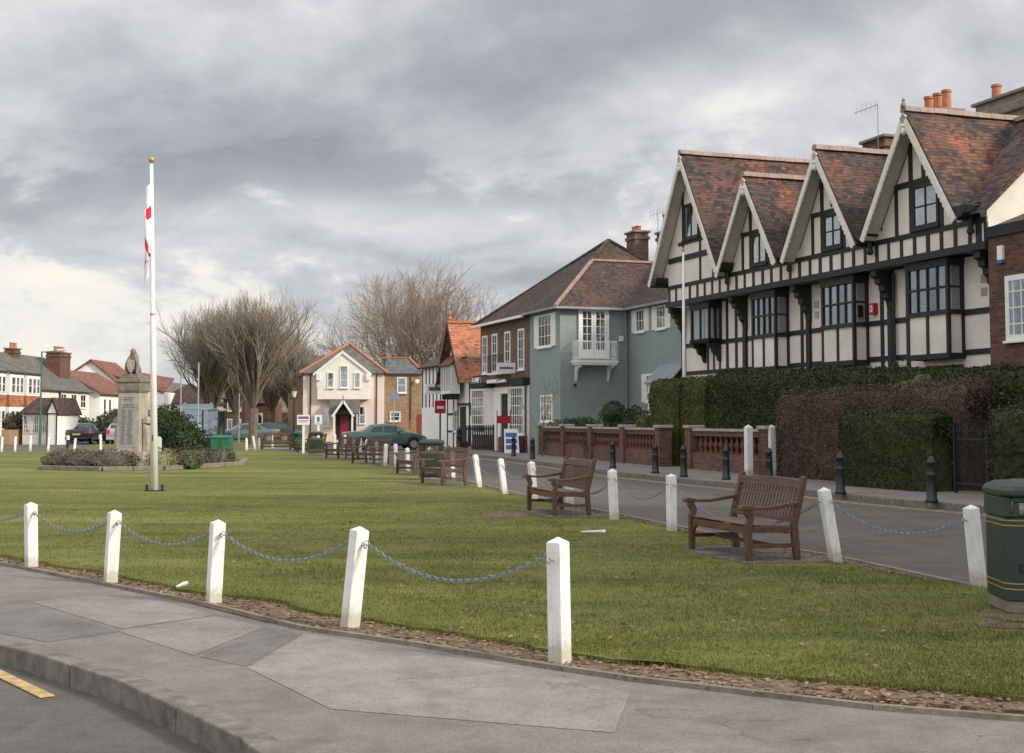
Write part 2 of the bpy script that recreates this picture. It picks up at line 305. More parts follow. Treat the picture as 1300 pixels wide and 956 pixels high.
# ------------------------------------------------------------------ mesh builder
class MB:
    def __init__(S): S.v = []; S.f = []; S.m = []
    def add(S, vs, fs, mi=0):
        o = len(S.v); S.v.extend([tuple(p) for p in vs])
        S.f.extend([tuple(i+o for i in f) for f in fs]); S.m.extend([mi]*len(fs)); return S
    def box(S, x0,x1,y0,y1,z0,z1, mi=0):
        return S.add([(x0,y0,z0),(x1,y0,z0),(x1,y1,z0),(x0,y1,z0),(x0,y0,z1),(x1,y0,z1),(x1,y1,z1),(x0,y1,z1)],
            [(0,3,2,1),(4,5,6,7),(0,1,5,4),(1,2,6,5),(2,3,7,6),(3,0,4,7)], mi)
    def poly(S, pts, mi=0): return S.add(pts, [tuple(range(len(pts)))], mi)
    def slab(S, pts, n, mi=0):
        """extrude a planar polygon by vector n"""
        k = len(pts); q = [tuple(Vector(p)+Vector(n)) for p in pts]
        fs = [tuple(range(k))[::-1], tuple(range(k,2*k))]+[(i,(i+1)%k,(i+1)%k+k,i+k) for i in range(k)]
        return S.add(list(pts)+q, fs, mi)
    def roof(S, pts, t=.08, mi=0):
        """thick roof slope, pts = upper surface"""
        a, b, c = (Vector(p) for p in pts[:3]); n = (b-a).cross(c-a).normalized()
        if n.z < 0: n = -n
        return S.slab(pts, -n*t, mi)
    def beam(S, a, b, w, d, up=(0,1,0), mi=0):
        """bar from a to b, w wide across, d deep along up"""
        a, b = Vector(a), Vector(b); t = (b-a).normalized(); u = Vector(up); sd = t.cross(u).normalized(); u = sd.cross(t).normalized()
        vs = []
        for p in (a, b):
            for sx, sy in ((-1,-1),(1,-1),(1,1),(-1,1)): vs.append(p+sd*(sx*w/2)+u*(sy*d/2))
        return S.add(vs, [(0,3,2,1),(4,5,6,7),(0,1,5,4),(1,2,6,5),(2,3,7,6),(3,0,4,7)], mi)
    def tube(S, pts, rad, n=8, cap=True, mi=0):
        pts = [Vector(p) for p in pts]; k = len(pts)
        if not hasattr(rad, '__len__'): rad = [rad]*k
        vs = []; pu = None
        for i, p in enumerate(pts):
            t = (pts[min(i+1,k-1)]-pts[max(i-1,0)]).normalized()
            if pu is None:
                pu = Vector((0,0,1)) if abs(t.z) < .9 else Vector((1,0,0))
            sx = t.cross(pu).normalized(); pu = sx.cross(t).normalized()
            for j in range(n):
                a = 2*math.pi*j/n; vs.append(p+(sx*math.cos(a)+pu*math.sin(a))*rad[i])
        fs = []
        for i in range(k-1):
            for j in range(n):
                j2 = (j+1)%n; fs.append((i*n+j, i*n+j2, (i+1)*n+j2, (i+1)*n+j))
        if cap: fs.append(tuple(range(n))[::-1]); fs.append(tuple(range((k-1)*n, k*n)))
        return S.add(vs, fs, mi)
    def lathe(S, prof, c=(0,0,0), n=12, mi=0, rot=0):
        vs = []; k = len(prof)
        for r, z in prof:
            for j in range(n):
                a = 2*math.pi*j/n+rot; vs.append((c[0]+r*math.cos(a), c[1]+r*math.sin(a), c[2]+z))
        fs = [(i*n+j, i*n+(j+1)%n, (i+1)*n+(j+1)%n, (i+1)*n+j) for i in range(k-1) for j in range(n)]
        fs.append(tuple(range(n))[::-1]); fs.append(tuple(range((k-1)*n, k*n)))
        return S.add(vs, fs, mi)
    def blob(S, c, r, amp=.15, fr=1.5, n=14, mi=0, zmin=None):
        vs = []; fs = []; rows = n//2+1
        for i in range(rows):
            ph = math.pi*i/(rows-1)
            for j in range(n):
                a = 2*math.pi*j/n; d = Vector((math.sin(ph)*math.cos(a), math.sin(ph)*math.sin(a), math.cos(ph)))
                q = 1+amp*mnoise.noise((d+Vector(c))*fr)*2
                p = Vector((c[0]+d.x*r[0]*q, c[1]+d.y*r[1]*q, c[2]+d.z*r[2]*q))
                if zmin is not None: p.z = max(p.z, zmin)
                vs.append(p)
        for i in range(rows-1):
            for j in range(n): fs.append((i*n+j,(i+1)*n+j,(i+1)*n+(j+1)%n,i*n+(j+1)%n))
        return S.add(vs, fs, mi)
    def build(S, name, mat=None, parent=None, smooth=False, bevel=0, recalc=True, loc=None, rz=0):
        me = bpy.data.meshes.new(name); me.from_pydata(S.v, [], S.f)
        mats = mat if isinstance(mat, (list, tuple)) else [mat]
        for q in mats: me.materials.append(q)
        if len(mats) > 1: me.polygons.foreach_set('material_index', S.m)
        if recalc and len(S.f) < 9000:
            bm = bmesh.new(); bm.from_mesh(me); bmesh.ops.recalc_face_normals(bm, faces=bm.faces); bm.to_mesh(me); bm.free()
        if len(S.f) < 9000:
            uv = me.uv_layers.new(name='UVMap').data
            for p in me.polygons:
                n = p.normal
                if abs(n.z) > .98: u = Vector((1,0,0)); w = Vector((0,1,0))
                else:
                    u = Vector((-n.y,n.x,0)).normalized(); w = n.cross(u)
                for li in p.loop_indices:
                    co = me.vertices[me.loops[li].vertex_index].co; uv[li].uv = (co.dot(u), co.dot(w))
        if smooth: me.polygons.foreach_set('use_smooth', [True]*len(me.polygons))
        me.update()
        o = bpy.data.objects.new(name, me); COL.objects.link(o)
        if parent: o.parent = parent
        if loc: o.location = loc
        if rz: o.rotation_euler.z = rz
        if bevel:
            b = o.modifiers.new('bevel','BEVEL'); b.width = bevel; b.segments = 2; b.limit_method = 'ANGLE'; b.angle_limit = R(35)
        return o
def empty(name, loc=(0,0,0), rz=0):
    o = bpy.data.objects.new(name, None); COL.objects.link(o); o.empty_display_size = .2
    o.location = loc; o.rotation_euler = (0,0,rz); return o
def tag(o, label, cat, group=None, kind=None):
    o['label'] = label; o['category'] = cat
    if group: o['group'] = group
    if kind: o['kind'] = kind
    return o
def struct(o): o['kind'] = 'structure'; return o
def kids(o): return [c for c in COL.objects if c.parent == o]
def copy_tree(o, parent=None):
    c = o.copy(); COL.objects.link(c)
    c.parent = parent
    for ch in kids(o): copy_tree(ch, c)
    return c
def at(fr, z=0, x=0, y=0): w = fr.w(x, y); return (w[0], w[1], z)
# window helper : local facade coordinates, y = wall plane, outside is -y
def window(root, x0, x1, z0, z1, y=0, cols=2, rows=2, fm='white', fw=.07, bar=.025, sill=True, curtain=0, pm='glass', side=False, room='room', name='window', dep=.05):
    f = MB()
    yf = y-dep
    f.box(x0,x0+fw,yf,y+.02,z0,z1).box(x1-fw,x1,yf,y+.02,z0,z1).box(x0+fw,x1-fw,yf,y+.02,z1-fw,z1).box(x0+fw,x1-fw,yf,y+.02,z0,z0+fw)
    for i in range(1, cols):
        x = x0+(x1-x0)*i/cols; f.box(x-bar/2,x+bar/2,yf+.008,y-.012,z0+fw,z1-fw)
    for j in range(1, rows):
        z = z0+(z1-z0)*j/rows; f.box(x0+fw,x1-fw,yf+.010,y-.014,z-bar/2,z+bar/2)
    if sill: f.box(x0-.05,x1+.05,yf-.05,y+.021,z0-.06,z0-.002)
    w = f.build(name, M[fm], root)
    MB().poly([(x0+fw*.5,y-.022,z0+fw*.5),(x1-fw*.5,y-.022,z0+fw*.5),(x1-fw*.5,y-.022,z1-fw*.5),(x0+fw*.5,y-.022,z1-fw*.5)]).build('pane', M[pm], w)
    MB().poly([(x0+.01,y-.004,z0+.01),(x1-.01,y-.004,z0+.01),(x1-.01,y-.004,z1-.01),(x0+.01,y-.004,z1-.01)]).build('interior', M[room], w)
    if curtain:
        c = MB(); cw = (x1-x0)*curtain/2
        for a, b in ((x0+.02, x0+cw), (x1-cw, x1-.02)):
            n = 6
            for i in range(n):
                xa = a+(b-a)*i/n; xb = a+(b-a)*(i+1)/n; yy = [y-.008, y-.014]
                c.poly([(xa,yy[i%2],z0+.02),(xb,yy[(i+1)%2],z0+.02),(xb,yy[(i+1)%2],z1-.02),(xa,yy[i%2],z1-.02)])
        c.build('curtain', M['curtain'], w)
    return w
def gable_wall(mb, x0, x1, ya, yb, z0, ze, zr, mi=0):
    mb.slab([(x0,ya,z0),(x1,ya,z0),(x1,ya,ze),((x0+x1)/2,ya,zr),(x0,ya,ze)], (0,yb-ya,0), mi)
def chimney(root, x0, x1, y0, y1, z0, z1, mat='brick_dark', pots=(), ph=.5, cap='stone_dark'):
    m = MB().box(x0,x1,y0,y1,z0,z1)
    m.box(x0-.06,x1+.06,y0-.06,y1+.06,z1-.32,z1-.18)
    c = m.build('chimney', M[mat], root)
    MB().box(x0-.1,x1+.1,y0-.1,y1+.1,z1+.001,z1+.10).build('chimney_cap', M[cap], c, bevel=.02)
    for px, py in pots:
        MB().lathe([(.15,0),(.13,ph*.85),(.16,ph*.87),(.16,ph),(.11,ph),(.10,ph-.1)], (px,py,z1+.10), 12).build('chimney_pot', M['pot'], c, smooth=False)
    return c
exec_parts = []
# ================================================================== THE GROUND
def sheet(name, pts, z, mat): return struct(MB().poly([(x,y,z) for x,y in pts]).build(name, M[mat]))
struct(MB().poly([(-900,-60,-.2),(900,-60,-.2),(900,1500,-.2),(-900,1500,-.2)]).build('terrain', M['lawn']))
LAWN_FRONT = [(-36,53),(-26,38),(-20,30.2),(-12,21.4),(-8,17.3),(-5.93,15.28),(-3.96,13.36),(-3.05,12.27),(-2.2,11.5),(-1.53,10.72),(-.97,10.22),(-.47,9.80),(.18,9.12),(.54,8.82),(1.02,8.50),(2.2,7.76),(3.6,7.25),(4.6,7.1),(5.3,7.6)]
LAWN_RIGHT = [(5.35,9),(4.55,11.4),(4.1,12.9),(3.45,14.7),(3.1,16.0),(2.05,19.9),(1.05,23.6),(-.1,27.9),(-1.0,32.3),(-3.5,41.2),(-4.7,45.4),(-6.8,53.2),(-8.6,59.7),(-10.9,66.2),(-13.5,69.8),(-18,69),(-25,65.6),(-36,62)]
LAWN = LAWN_FRONT+LAWN_RIGHT
sheet('road', [(3.5,4),(13,4),(14,20),(12,30),(10,45),(5,60),(3,75),(0,90),(4,140),(-95,140),(-95,60),(-36,56),(-10,50),(-4,36),(0,22),(2.5,14)], 0, 'asphalt')
sheet('front_road', [(-60,-20),(9,-20),(4,0),(1,5),(-1.6,9.5),(-7,16.8),(-20,28),(-33,42),(-60,75)], -.12, 'asphalt')
# front pavement (raised above the front road) and its edging
PE = [(-40,57.5),(-26,37.2),(-20,29.3),(-12,20.8),(-8,16.8),(-5.69,14.66),(-3.7,12.55),(-2.58,11.34),(-1.6,10.12),(-.6,9.32),(.26,8.53),(.76,8.13),(2,7.35),(3.5,6.75),(4.9,6.5),(6,6.9)]
KB = [(-33,42),(-20,28),(-9,15.6),(-5.4,11.5),(-3.75,9.69),(-3.25,9.26),(-2.24,8.15),(-1.2,6.7),(-.4,5.2),(1,2),(3,-2)]
pv = MB(); top = [(x,y,.004) for x,y in PE]+[(6.5,-2,.004)]+[(x,y,.004) for x,y in KB[::-1]]
pv.slab(top, (0,0,-.17)); struct(pv.build('pavement', M['pave']))
struct(MB().slab([(x-.35,y+.35,.02) for x,y in PE]+[(6,9,.02)]+[(x+1.4,y+1.6,.02) for x,y in PE[::-1]], (0,0,-.03)).build('soil_strip', M['soil']))
eg = MB()
for (x0,y0),(x1,y1) in zip(PE, PE[1:]):
    eg.beam((x0,y0,0),(x1,y1,0), .045, .07, (0,0,1))
struct(eg.build('path_edging', M['stone_dark']))
def patch(px, mat, nm='pavement_patch', z=.0068):
    return struct(MB().poly([G(*p, z)+(z,) for p in px]).build(nm, M[mat]))
patch([(40,764),(154,798),(271,781),(160,751)], 'patch_light')
patch([(150,801),(246,832),(336,796),(273,782)], 'patch_light', z=.0070)
patch([(315,848),(388,804),(541,829),(701,857),(800,880),(780,930),(420,900)], 'patch_light')
patch([(-20,770),(30,766),(150,802),(60,815),(-20,800)], 'patch_dark', z=.0066)
patch([(254,834),(340,797),(384,804),(312,846)], 'patch_dark', z=.0064)
# kerb stones of the front kerb
kb = MB(); rr = random.Random(3)
for (x0,y0),(x1,y1) in zip(KB[1:], KB[2:]):
    L = math.hypot(x1-x0,y1-y0); n = max(1, round(L/.9)); d = ((x1-x0)/L,(y1-y0)/L); nx, ny = -d[1], d[0]
    for i in range(n):
        a = i/n*L+.008; b = (i+1)/n*L-.008; h = rr.uniform(.012,.026)
        P = [(x0+d[0]*a,y0+d[1]*a),(x0+d[0]*b,y0+d[1]*b)]
        q = [(P[0][0]-nx*.17,P[0][1]-ny*.17),(P[1][0]-nx*.17,P[1][1]-ny*.17),(P[1][0]-nx*.005,P[1][1]-ny*.005),(P[0][0]-nx*.005,P[0][1]-ny*.005)]
        kb.slab([(x,y,h) for x,y in q], (0,0,-.17))
o = kb.build('kerb', M['granite'], bevel=.012); struct(o)
struct(MB().beam(G(-60,828,-.12)+(-.112,), G(60,886,-.12)+(-.112,), .09, .006, (0,0,1)).build('road_line', M['yellow']))
# lawn : tessellated with slightly raised, ragged turf
def inside(x, y, P):
    c = False; j = len(P)-1
    for i in range(len(P)):
        if (P[i][1] > y) != (P[j][1] > y) and x < (P[j][0]-P[i][0])*(y-P[i][1])/(P[j][1]-P[i][1])+P[i][0]: c = not c
        j = i
    return c
def dense(P, step, amp):
    out = []
    for (x0,y0),(x1,y1) in zip(P, P[1:]+P[:1]):
        L = math.hypot(x1-x0,y1-y0); st = step if min(y0,y1) < 30 else step*4
        n = max(1, int(L/st)); nx, ny = -(y1-y0)/L, (x1-x0)/L
        for i in range(n):
            t = i/n; x = x0+(x1-x0)*t; y = y0+(y1-y0)*t; w = mnoise.noise(Vector((x*1.1,y*1.1,0)))*amp+mnoise.noise(Vector((x*5,y*5,3)))*amp*.4
            out.append((x+nx*w, y+ny*w))
    return out
LD = dense(LAWN, .15, .16)
bm = bmesh.new()
vs = [bm.verts.new((x,y,.045)) for x,y in LD]; fc = bm.faces.new(vs)
lo = [bm.verts.new((x,y,-.02)) for x,y in LD]
for i in range(len(vs)):
    j = (i+1)%len(vs); bm.faces.new((vs[j],vs[i],lo[i],lo[j]))
bmesh.ops.triangulate(bm, faces=[fc])
bmesh.ops.recalc_face_normals(bm, faces=bm.faces)
me = bpy.data.meshes.new('lawn'); bm.to_mesh(me); bm.free(); me.materials.append(M['lawn'])
o = bpy.data.objects.new('lawn', me); COL.objects.link(o); struct(o)
# bare worn earth in front of the benches and round the bin
wm = MB()
for (cx,cy,rx,ry,sd) in ((-.05,21.9,.4,.8,2),(-2.45,31.7,.5,.9,3),(4.1,10.55,.42,.40,4),(3.75,10.1,.25,.2,5)):
    wm.poly([(cx+rx*math.cos(a)*(1+.5*mnoise.noise(Vector((math.cos(a)*1.7,math.sin(a)*1.7,sd)))), cy+ry*math.sin(a)*(1+.5*mnoise.noise(Vector((math.cos(a)*1.7,math.sin(a)*1.7,sd+9)))), .049) for a in [k*math.pi/12 for k in range(24)]])
struct(wm.build('worn_earth', M['soil']))
# grass blades, thick near the camera and along the edges
def blades(pts, hmin, hmax, w):
    pts = np.array(pts); n = len(pts)
    a = np.random.rand(n)*math.pi*2; h = hmin+(hmax-hmin)*np.random.rand(n); ln = .9*h*(np.random.rand(n)-.2); la = np.random.rand(n)*math.pi*2
    dx = np.cos(a)*w*.5; dy = np.sin(a)*w*.5; z = pts[:,2]
    v = np.empty((n,3,3))
    v[:,0] = np.stack([pts[:,0]-dx, pts[:,1]-dy, z],1); v[:,1] = np.stack([pts[:,0]+dx, pts[:,1]+dy, z],1)
    v[:,2] = np.stack([pts[:,0]+np.cos(la)*ln, pts[:,1]+np.sin(la)*ln, z+h],1)
    return v.reshape(-1,3)
def fastmesh(name, V, k, mat):
    n = len(V)//k; me = bpy.data.meshes.new(name)
    me.vertices.add(len(V)); me.vertices.foreach_set('co', np.asarray(V, dtype=np.float32).ravel())
    me.loops.add(n*k); me.loops.foreach_set('vertex_index', np.arange(n*k, dtype=np.int32))
    me.polygons.add(n); me.polygons.foreach_set('loop_start', np.arange(0,n*k,k, dtype=np.int32)); me.polygons.foreach_set('loop_total', np.full(n,k,dtype=np.int32))
    me.materials.append(mat); me.update(calc_edges=True); me.validate()
    o = bpy.data.objects.new(name, me); COL.objects.link(o); return o
rg = random.Random(5); pts = []
while len(pts) < 170000:
    y = 7+27*rg.random()**1.7; x = (rg.random()*2-1)*(.46*y+.4)
    if not inside(x, y, LAWN): continue
    q = mnoise.noise(Vector((x*.9,y*.9,5)))
    if rg.random() < .55+.6*q: pts.append((x,y,.042))
V1 = blades(pts, .012, .032, .007)
pts = []
for (x0,y0),(x1,y1) in zip(LD, LD[1:]+LD[:1]):
    if y0 > 45 or abs(x0) > .46*y0+1: continue
    L = math.hypot(x1-x0,y1-y0)
    for k in range(int(L*260)):
        t = rg.random(); u = rg.gauss(0,.035); pts.append((x0+(x1-x0)*t+u, y0+(y1-y0)*t+rg.gauss(0,.035), .02))
for k in range(2600):   # longer tufts and weeds scattered over the turf and against the bench slabs
    y = 8+16*rg.random()**1.4; x = (rg.random()*2-1)*.42*y
    if inside(x,y,LAWN) and mnoise.noise(Vector((x*.7,y*.7,9))) > .05:
        for q in range(7): pts.append((x+rg.gauss(0,.025), y+rg.gauss(0,.025), .035))
V2 = blades(pts, .02, .065, .008)
o = fastmesh('grass', np.concatenate([V1,V2]), 3, M['grass']); tag(o, 'short mown grass blades covering the village green', 'grass', kind='stuff')
# dead leaves and grit in the soil strip, fallen leaves and bits on the lawn
V = []
def flake(x, y, z, s):
    a = rg.random()*6.28; q = []
    t1, t2 = rg.uniform(-.5,.5), rg.uniform(-.5,.5)
    for k, (u, v) in enumerate(((-1,-.6),(1,-.7),(.8,.6),(-.9,.8))):
        u += rg.uniform(-.3,.3); v += rg.uniform(-.3,.3)
        q.append((x+(u*math.cos(a)-v*math.sin(a))*s, y+(u*math.sin(a)+v*math.cos(a))*s, z+s*.5+(u*t1+v*t2)*s*.7))
    V.extend(q)
for (x0,y0),(x1,y1) in zip(PE, PE[1:]):
    if y0 > 24: continue
    L = math.hypot(x1-x0,y1-y0); n = int(L*700); dx, dy = (x1-x0)/L, (y1-y0)/L
    for k in range(n):
        t = rg.random()*L; u = -.02+.62*rg.random()**1.3
        flake(x0+dx*t-dy*u, y0+dy*t+dx*u, .021, rg.choice((.005,.006,.008,.011,.018)))
SR = [(4.49,12.2),(3.82,15.16),(3.46,16.16),(2.35,20.14),(1.33,23.9),(.2,28.16),(-.74,32.61),(-3.2,42)]
for (x0,y0),(x1,y1) in zip(SR, SR[1:]):
    L = math.hypot(x1-x0,y1-y0); dx, dy = (x1-x0)/L, (y1-y0)/L
    for k in range(int(L*160)):
        t = rg.random()*L; u = .03+.38*rg.random(); flake(x0+dx*t-dy*u, y0+dy*t+dx*u, .021, rg.choice((.006,.008,.012,.02)))
for k in range(900):
    y = 8+20*rg.random()**1.5; x = (rg.random()*2-1)*.42*y
    if inside(x,y,LAWN): flake(x,y,.06,rg.uniform(.01,.024))
M['litter'] = leafmat('leaf_litter', (.05,.03,.018),(.17,.10,.05),(.40,.32,.22), 22)
o = fastmesh('leaf_litter', np.array(V), 4, M['litter']); tag(o, 'dead leaves and grit along the edges of the green', 'leaf litter', kind='stuff')
# right hand lane : soil strip, edging, kerb, pavement, double yellow lines
def strip(P, offs0, offs1, z, t=None):
    m = MB(); out = []
    for i,(x,y) in enumerate(P):
        a = P[max(i-1,0)]; b = P[min(i+1,len(P)-1)]; L = math.hypot(b[0]-a[0],b[1]-a[1]); nx, ny = -(b[1]-a[1])/L, (b[0]-a[0])/L
        out.append(((x+nx*offs0,y+ny*offs0,z),(x+nx*offs1,y+ny*offs1,z)))
    for (a,b),(c,d) in zip(out,out[1:]):
        if t: m.slab([a,c,d,b], (0,0,-t))
        else: m.poly([a,c,d,b])
    return m
SRF = [(5.6,9.2),(4.95,11)]+SR+[(-4.3,46.3),(-6.3,53.6),(-8.1,60.2),(-10.4,66.8),(-13.4,70.6)]
struct(strip(SRF, .0, .9, .018, .03).build('soil_verge', M['soil']))
struct(strip(SRF, -.05, .03, .035, .05).build('road_edging', M['stone_dark']))
KR = [(16,4),(13,11.5),(9.9,18.6),(8.04,23.1),(7.2,25),(6.15,28.8),(4.8,32.4),(3.05,38.0),(1.6,45),(.35,50.4),(-1.1,56),(-2.4,62.0),(-3.8,70),(-5,80)]
WB = [(19.5,2),(15.5,11),(12.0,19.3),(9.5,26.2),(8.6,29.0),(7.1,35.2),(5.5,40.6),(4.8,43.2),(2.15,54.9),(1.2,59),(-.2,64.5),(-4.43,76),(-7,84)]
struct(MB().slab([(x,y,.124) for x,y in KR]+[(x+.6,y+.4,.124) for x,y in WB[::-1]], (0,0,-.14)).build('far_pavement', M['pave']))
kb = MB(); 
for (x0,y0),(x1,y1) in zip(KR, KR[1:]):
    L = math.hypot(x1-x0,y1-y0); n = max(1, round(L/.9)); d = ((x1-x0)/L,(y1-y0)/L); nx, ny = -d[1], d[0]
    for i in range(n):
        a = i/n*L+.006; b = (i+1)/n*L-.006
        A = (x0+d[0]*a,y0+d[1]*a); B = (x0+d[0]*b,y0+d[1]*b)
        kb.slab([(A[0]-nx*.1,A[1]-ny*.1,.13),(B[0]-nx*.1,B[1]-ny*.1,.13),(B[0]+nx*.05,B[1]+ny*.05,.13),(A[0]+nx*.05,A[1]+ny*.05,.13)], (0,0,-.15))
struct(kb.build('far_kerb', M['granite'], bevel=.012))
dl = strip(KR, .28,.36,.006); d2 = strip(KR, .46,.54,.006); dl.add(d2.v, d2.f)
struct(dl.build('double_yellow_line', M['yellow']))
struct(MB().slab([(x,y,.09) for x,y in WB]+[(10,100,.09),(60,100,.09),(60,2,.09)], (0,0,-.2)).build('garden_ground', M['earth']))
# bright verge and pavement across the far road, pad slabs below benches
struct(MB().slab([(-33.6,60,.1),(-33.8,120,.1),(-60,120,.1),(-60,60,.1)], (0,0,-.2)).build('left_pavement', M['pave']))
struct(MB().slab([(-26,80,.06),(-14,84,.06),(-13,104,.06),(-30,104,.06)], (0,0,-.2)).build('far_verge', M['lawn']))
struct(MB().slab([(-15,73.2,.05),(-10,72.2,.05),(-10,73.8,.05),(-15,74.8,.05)], (0,0,-.1)).build('far_path', M['concrete']))
# ================================================================== POSTS AND CHAINS
def make_post():
    r = empty('white_post'); w = .056; m = MB()
    m.add([(-w,-w,-.1),(w,-w,-.1),(w,w,-.1),(-w,w,-.1),(-w,-w,.77),(w,-w,.77),(w,w,.77),(-w,w,.77),(0,0,.806)],
          [(3,2,1,0),(0,1,5,4),(1,2,6,5),(2,3,7,6),(3,0,4,7),(4,5,8),(5,6,8),(6,7,8),(7,4,8)])
    m.build('shaft', M['post_white'], r, bevel=.005)
    e = MB(); e.tube([(-w-.03,0,.66),(w+.03,0,.66)], .006, 6)
    for sx in (-1,1):
        cx = sx*(w+.045); e.tube([(cx+.018*math.cos(a),.0,.66+.018*math.sin(a)) for a in [k*math.pi/5 for k in range(11)]], .005, 5, False)
    e.build('eye_bolt', M['steel'], r); return r
post0 = make_post(); first = [True]
def post(px, py, tx, ty, label, rz, group, z=0.0, XY=None, h=None):
    x, y = XY or G(px, py, z)
    if h is None:
        rt = ray(tx, ty); k = y/rt[1]; h = HC+rt[2]*k-z; lean = (rt[0]*k-x)/max(h,.1)
    else: lean = 0
    o = post0 if first[0] else copy_tree(post0); first[0] = False
    o.location = (x,y,z); o.scale = (1,1,h/.806)
    o.rotation_euler = (Matrix.Rotation(math.atan(lean),3,'Y') @ Matrix.Rotation(rz,3,'Z')).to_euler()
    tag(o, label, 'post', group)
    return (x, y, z, h, lean, rz)
def hook(p, s):
    x,y,z,h,lean,rz = p; hz = .66*h/.806
    return Vector((x+lean*hz+s*math.cos(rz)*.10, y+s*math.sin(rz)*.10, z+hz))
def chain(a, b, sag, label, group, detail=True):
    a, b = Vector(a), Vector(b); L = (b-a).length
    def P(t): q = a.lerp(b, t); q.z -= sag*(1-(2*t-1)**2); return q
    m = MB()
    if detail:
        n = int((L+sag)/.047)
        for i in range(n):
            p0 = P(i/n); p1 = P((i+1)/n); t = (p1-p0).normalized(); c = (p0+p1)/2
            up = Vector((0,0,1)); sx = t.cross(up).normalized(); u2 = sx.cross(t)
            ax = (sx+u2).normalized() if i%2 else (sx-u2).normalized()
            l, w = .030, .015
            ring = [c+t*(l*math.cos(k*math.pi/5))+ax*(w*math.sin(k*math.pi/5)) for k in range(10)]
            rr_ = .0048; nn = t.cross(ax).normalized(); vs = []; fs = []
            for k in range(10):
                q = ring[k]; rad = (q-c).normalized()
                for (e, f_) in ((rr_,0),(0,rr_),(-rr_,0),(0,-rr_)): vs.append(q+rad*e+nn*f_)
            for k in range(10):
                k2 = (k+1)%10
                for j in range(4): fs.append((k*4+j,k*4+(j+1)%4,k2*4+(j+1)%4,k2*4+j))
            m.add(vs, fs)
    else:
        m.tube([P(i/24) for i in range(25)], [.009 if i%2 else .006 for i in range(25)], 5)
    return tag(m.build('chain', M['steel'], recalc=False), label, 'chain', group)
GF = 'white posts along the front edge of the green'
fp = []
fp.append(post(711,845,708,681,'upright white post nearest the camera, at the right end of the front chain', R(52), GF))
fp.append(post(444,799,457,667,'white post leaning right, second nearest on the front edge of the lawn', R(128), GF))
fp.append(post(271,768,277,659,'white front-edge post beside the pale pavement patch, middle of the front five', R(120), GF))
fp.append(post(140,742,146,647,'slightly leaning white post second from left along the front pavement', R(122), GF))
fp.append(post(40,722,39,637,'white post farthest left on the front edge beside the pavement', R(130), GF))
xo, yo = -6.75, 15.95
fp.append(post(0,0,0,0,'white post just beyond the left edge of the front row', R(130), GF, XY=(xo,yo), h=.75))
GC = 'chains hung between the front posts'
cl = ['thick galvanised chain between the nearest post and the right-leaning post','galvanised chain sagging between the leaning post and the middle front post','chain between the middle front post and the second post from left','shallow chain between the two leftmost whole front posts','short stretch of chain running out of the left side of the picture']
sg = [.235,.2,.17,.16,.16]
for i in range(5):
    a, b = fp[i+1], fp[i]
    A = Vector((a[0],a[1],0)); B = Vector((b[0],b[1],0)); d = (B-A).normalized()
    za = a[3]*.85+.0; zb = b[3]*.86
    chain((a[0]+a[4]*za+d.x*.08,a[1]+d.y*.08,za), (b[0]+b[4]*zb-d.x*.08,b[1]-d.y*.08,zb), sg[i], cl[i], GC)
GRr = 'white posts between the green and the lane'
rp = []
for a in [(1243,748,1232,640,'white post beside the big dark green bin at the right edge',R(20)),
          (1062,718,1045,617,'strongly leaning white post right of the nearest bench',R(15)),
          (853,678,852,601,'white post just left of the nearest bench',R(25)),
          (780,663,777,595,'white post right of the second bench',R(30)),
          (724,648,722,590,'white post seen through the slats behind the second bench',R(30)),
          (679,640,674,585,'white post behind the left arm of the second bench',R(28)),
          (641,630,635,581,'leaning white lane post between the second and third benches, nearer one',R(20)),
          (609,621,603,576,'leaning white lane post just right of the third bench',R(20)),
          (575,611,573,569,'white post hidden behind the third bench',R(25)),
          (548,604.5,546,567,'white post behind the dark bin of the middle benches',R(25)),
          (518,600,517,568,'white post seen above the seat of the fourth bench',R(25)),
          (503,594,502,563,'white post between the green car and the fourth bench, right one',R(25)),
          (489,592,490,563,'bulky white post standing alone left of the fourth bench',R(25)),
          (478,588,478,560,'white post behind the right side of the fifth bench',R(25)),
          (466,586,466,557.5,'white post behind the fifth bench in front of the rear car wheel',R(25)),
          (457,583,457.5,555,'taller white post before the rear lamp of the green car',R(25)),
          (449,583,449,554,'white post close beside the sixth bench, on its right',R(25)),
          (438,579,438,552,'white post seen above the seat of the sixth bench',R(25)),
          (425,577,425,551,'white post left of the sixth bench, behind its arm',R(25))]:
    rp.append(post(a[0],a[1],a[2],a[3],a[4],a[5],GRr))
GL = 'white posts along the far side of the green'
for px,py,ty,tx,lb in [(2,575,554,3,'white far-side post at the very left edge of the picture'),(19,574,554,20,'leaning white far-side post second from the left edge'),
    (38.5,573,553,39.5,'white far-side post third from the left, before the brown-roofed shop'),(61,573.5,555,62.5,'white far-side post right of the green lamp column'),(94,576,556,96,'leaning white far-side post before the navy car'),
    (128,574,554.5,128,'white far-side post between the navy and silver cars'),(253.5,570.5,553,250.5,'thick leaning white post beside the phone box'),
    (302,562,549,302,'white post before the slate coloured car'),(313,573,556,313,'white far-side post left of a pair near the facing bench'),(324,571,553,321,'leaning white post between two others near the facing bench'),
    (329,571.5,556,329,'white post just left of the facing bench'),(373.5,569,551,373.5,'white post between the facing bench and the round green bin'),(346,570,552,346,'white post behind the seat of the facing bench')]:
    post(px,py,tx,ty,lb,R(20),GL)
GCR = 'chains hung between the lane posts'
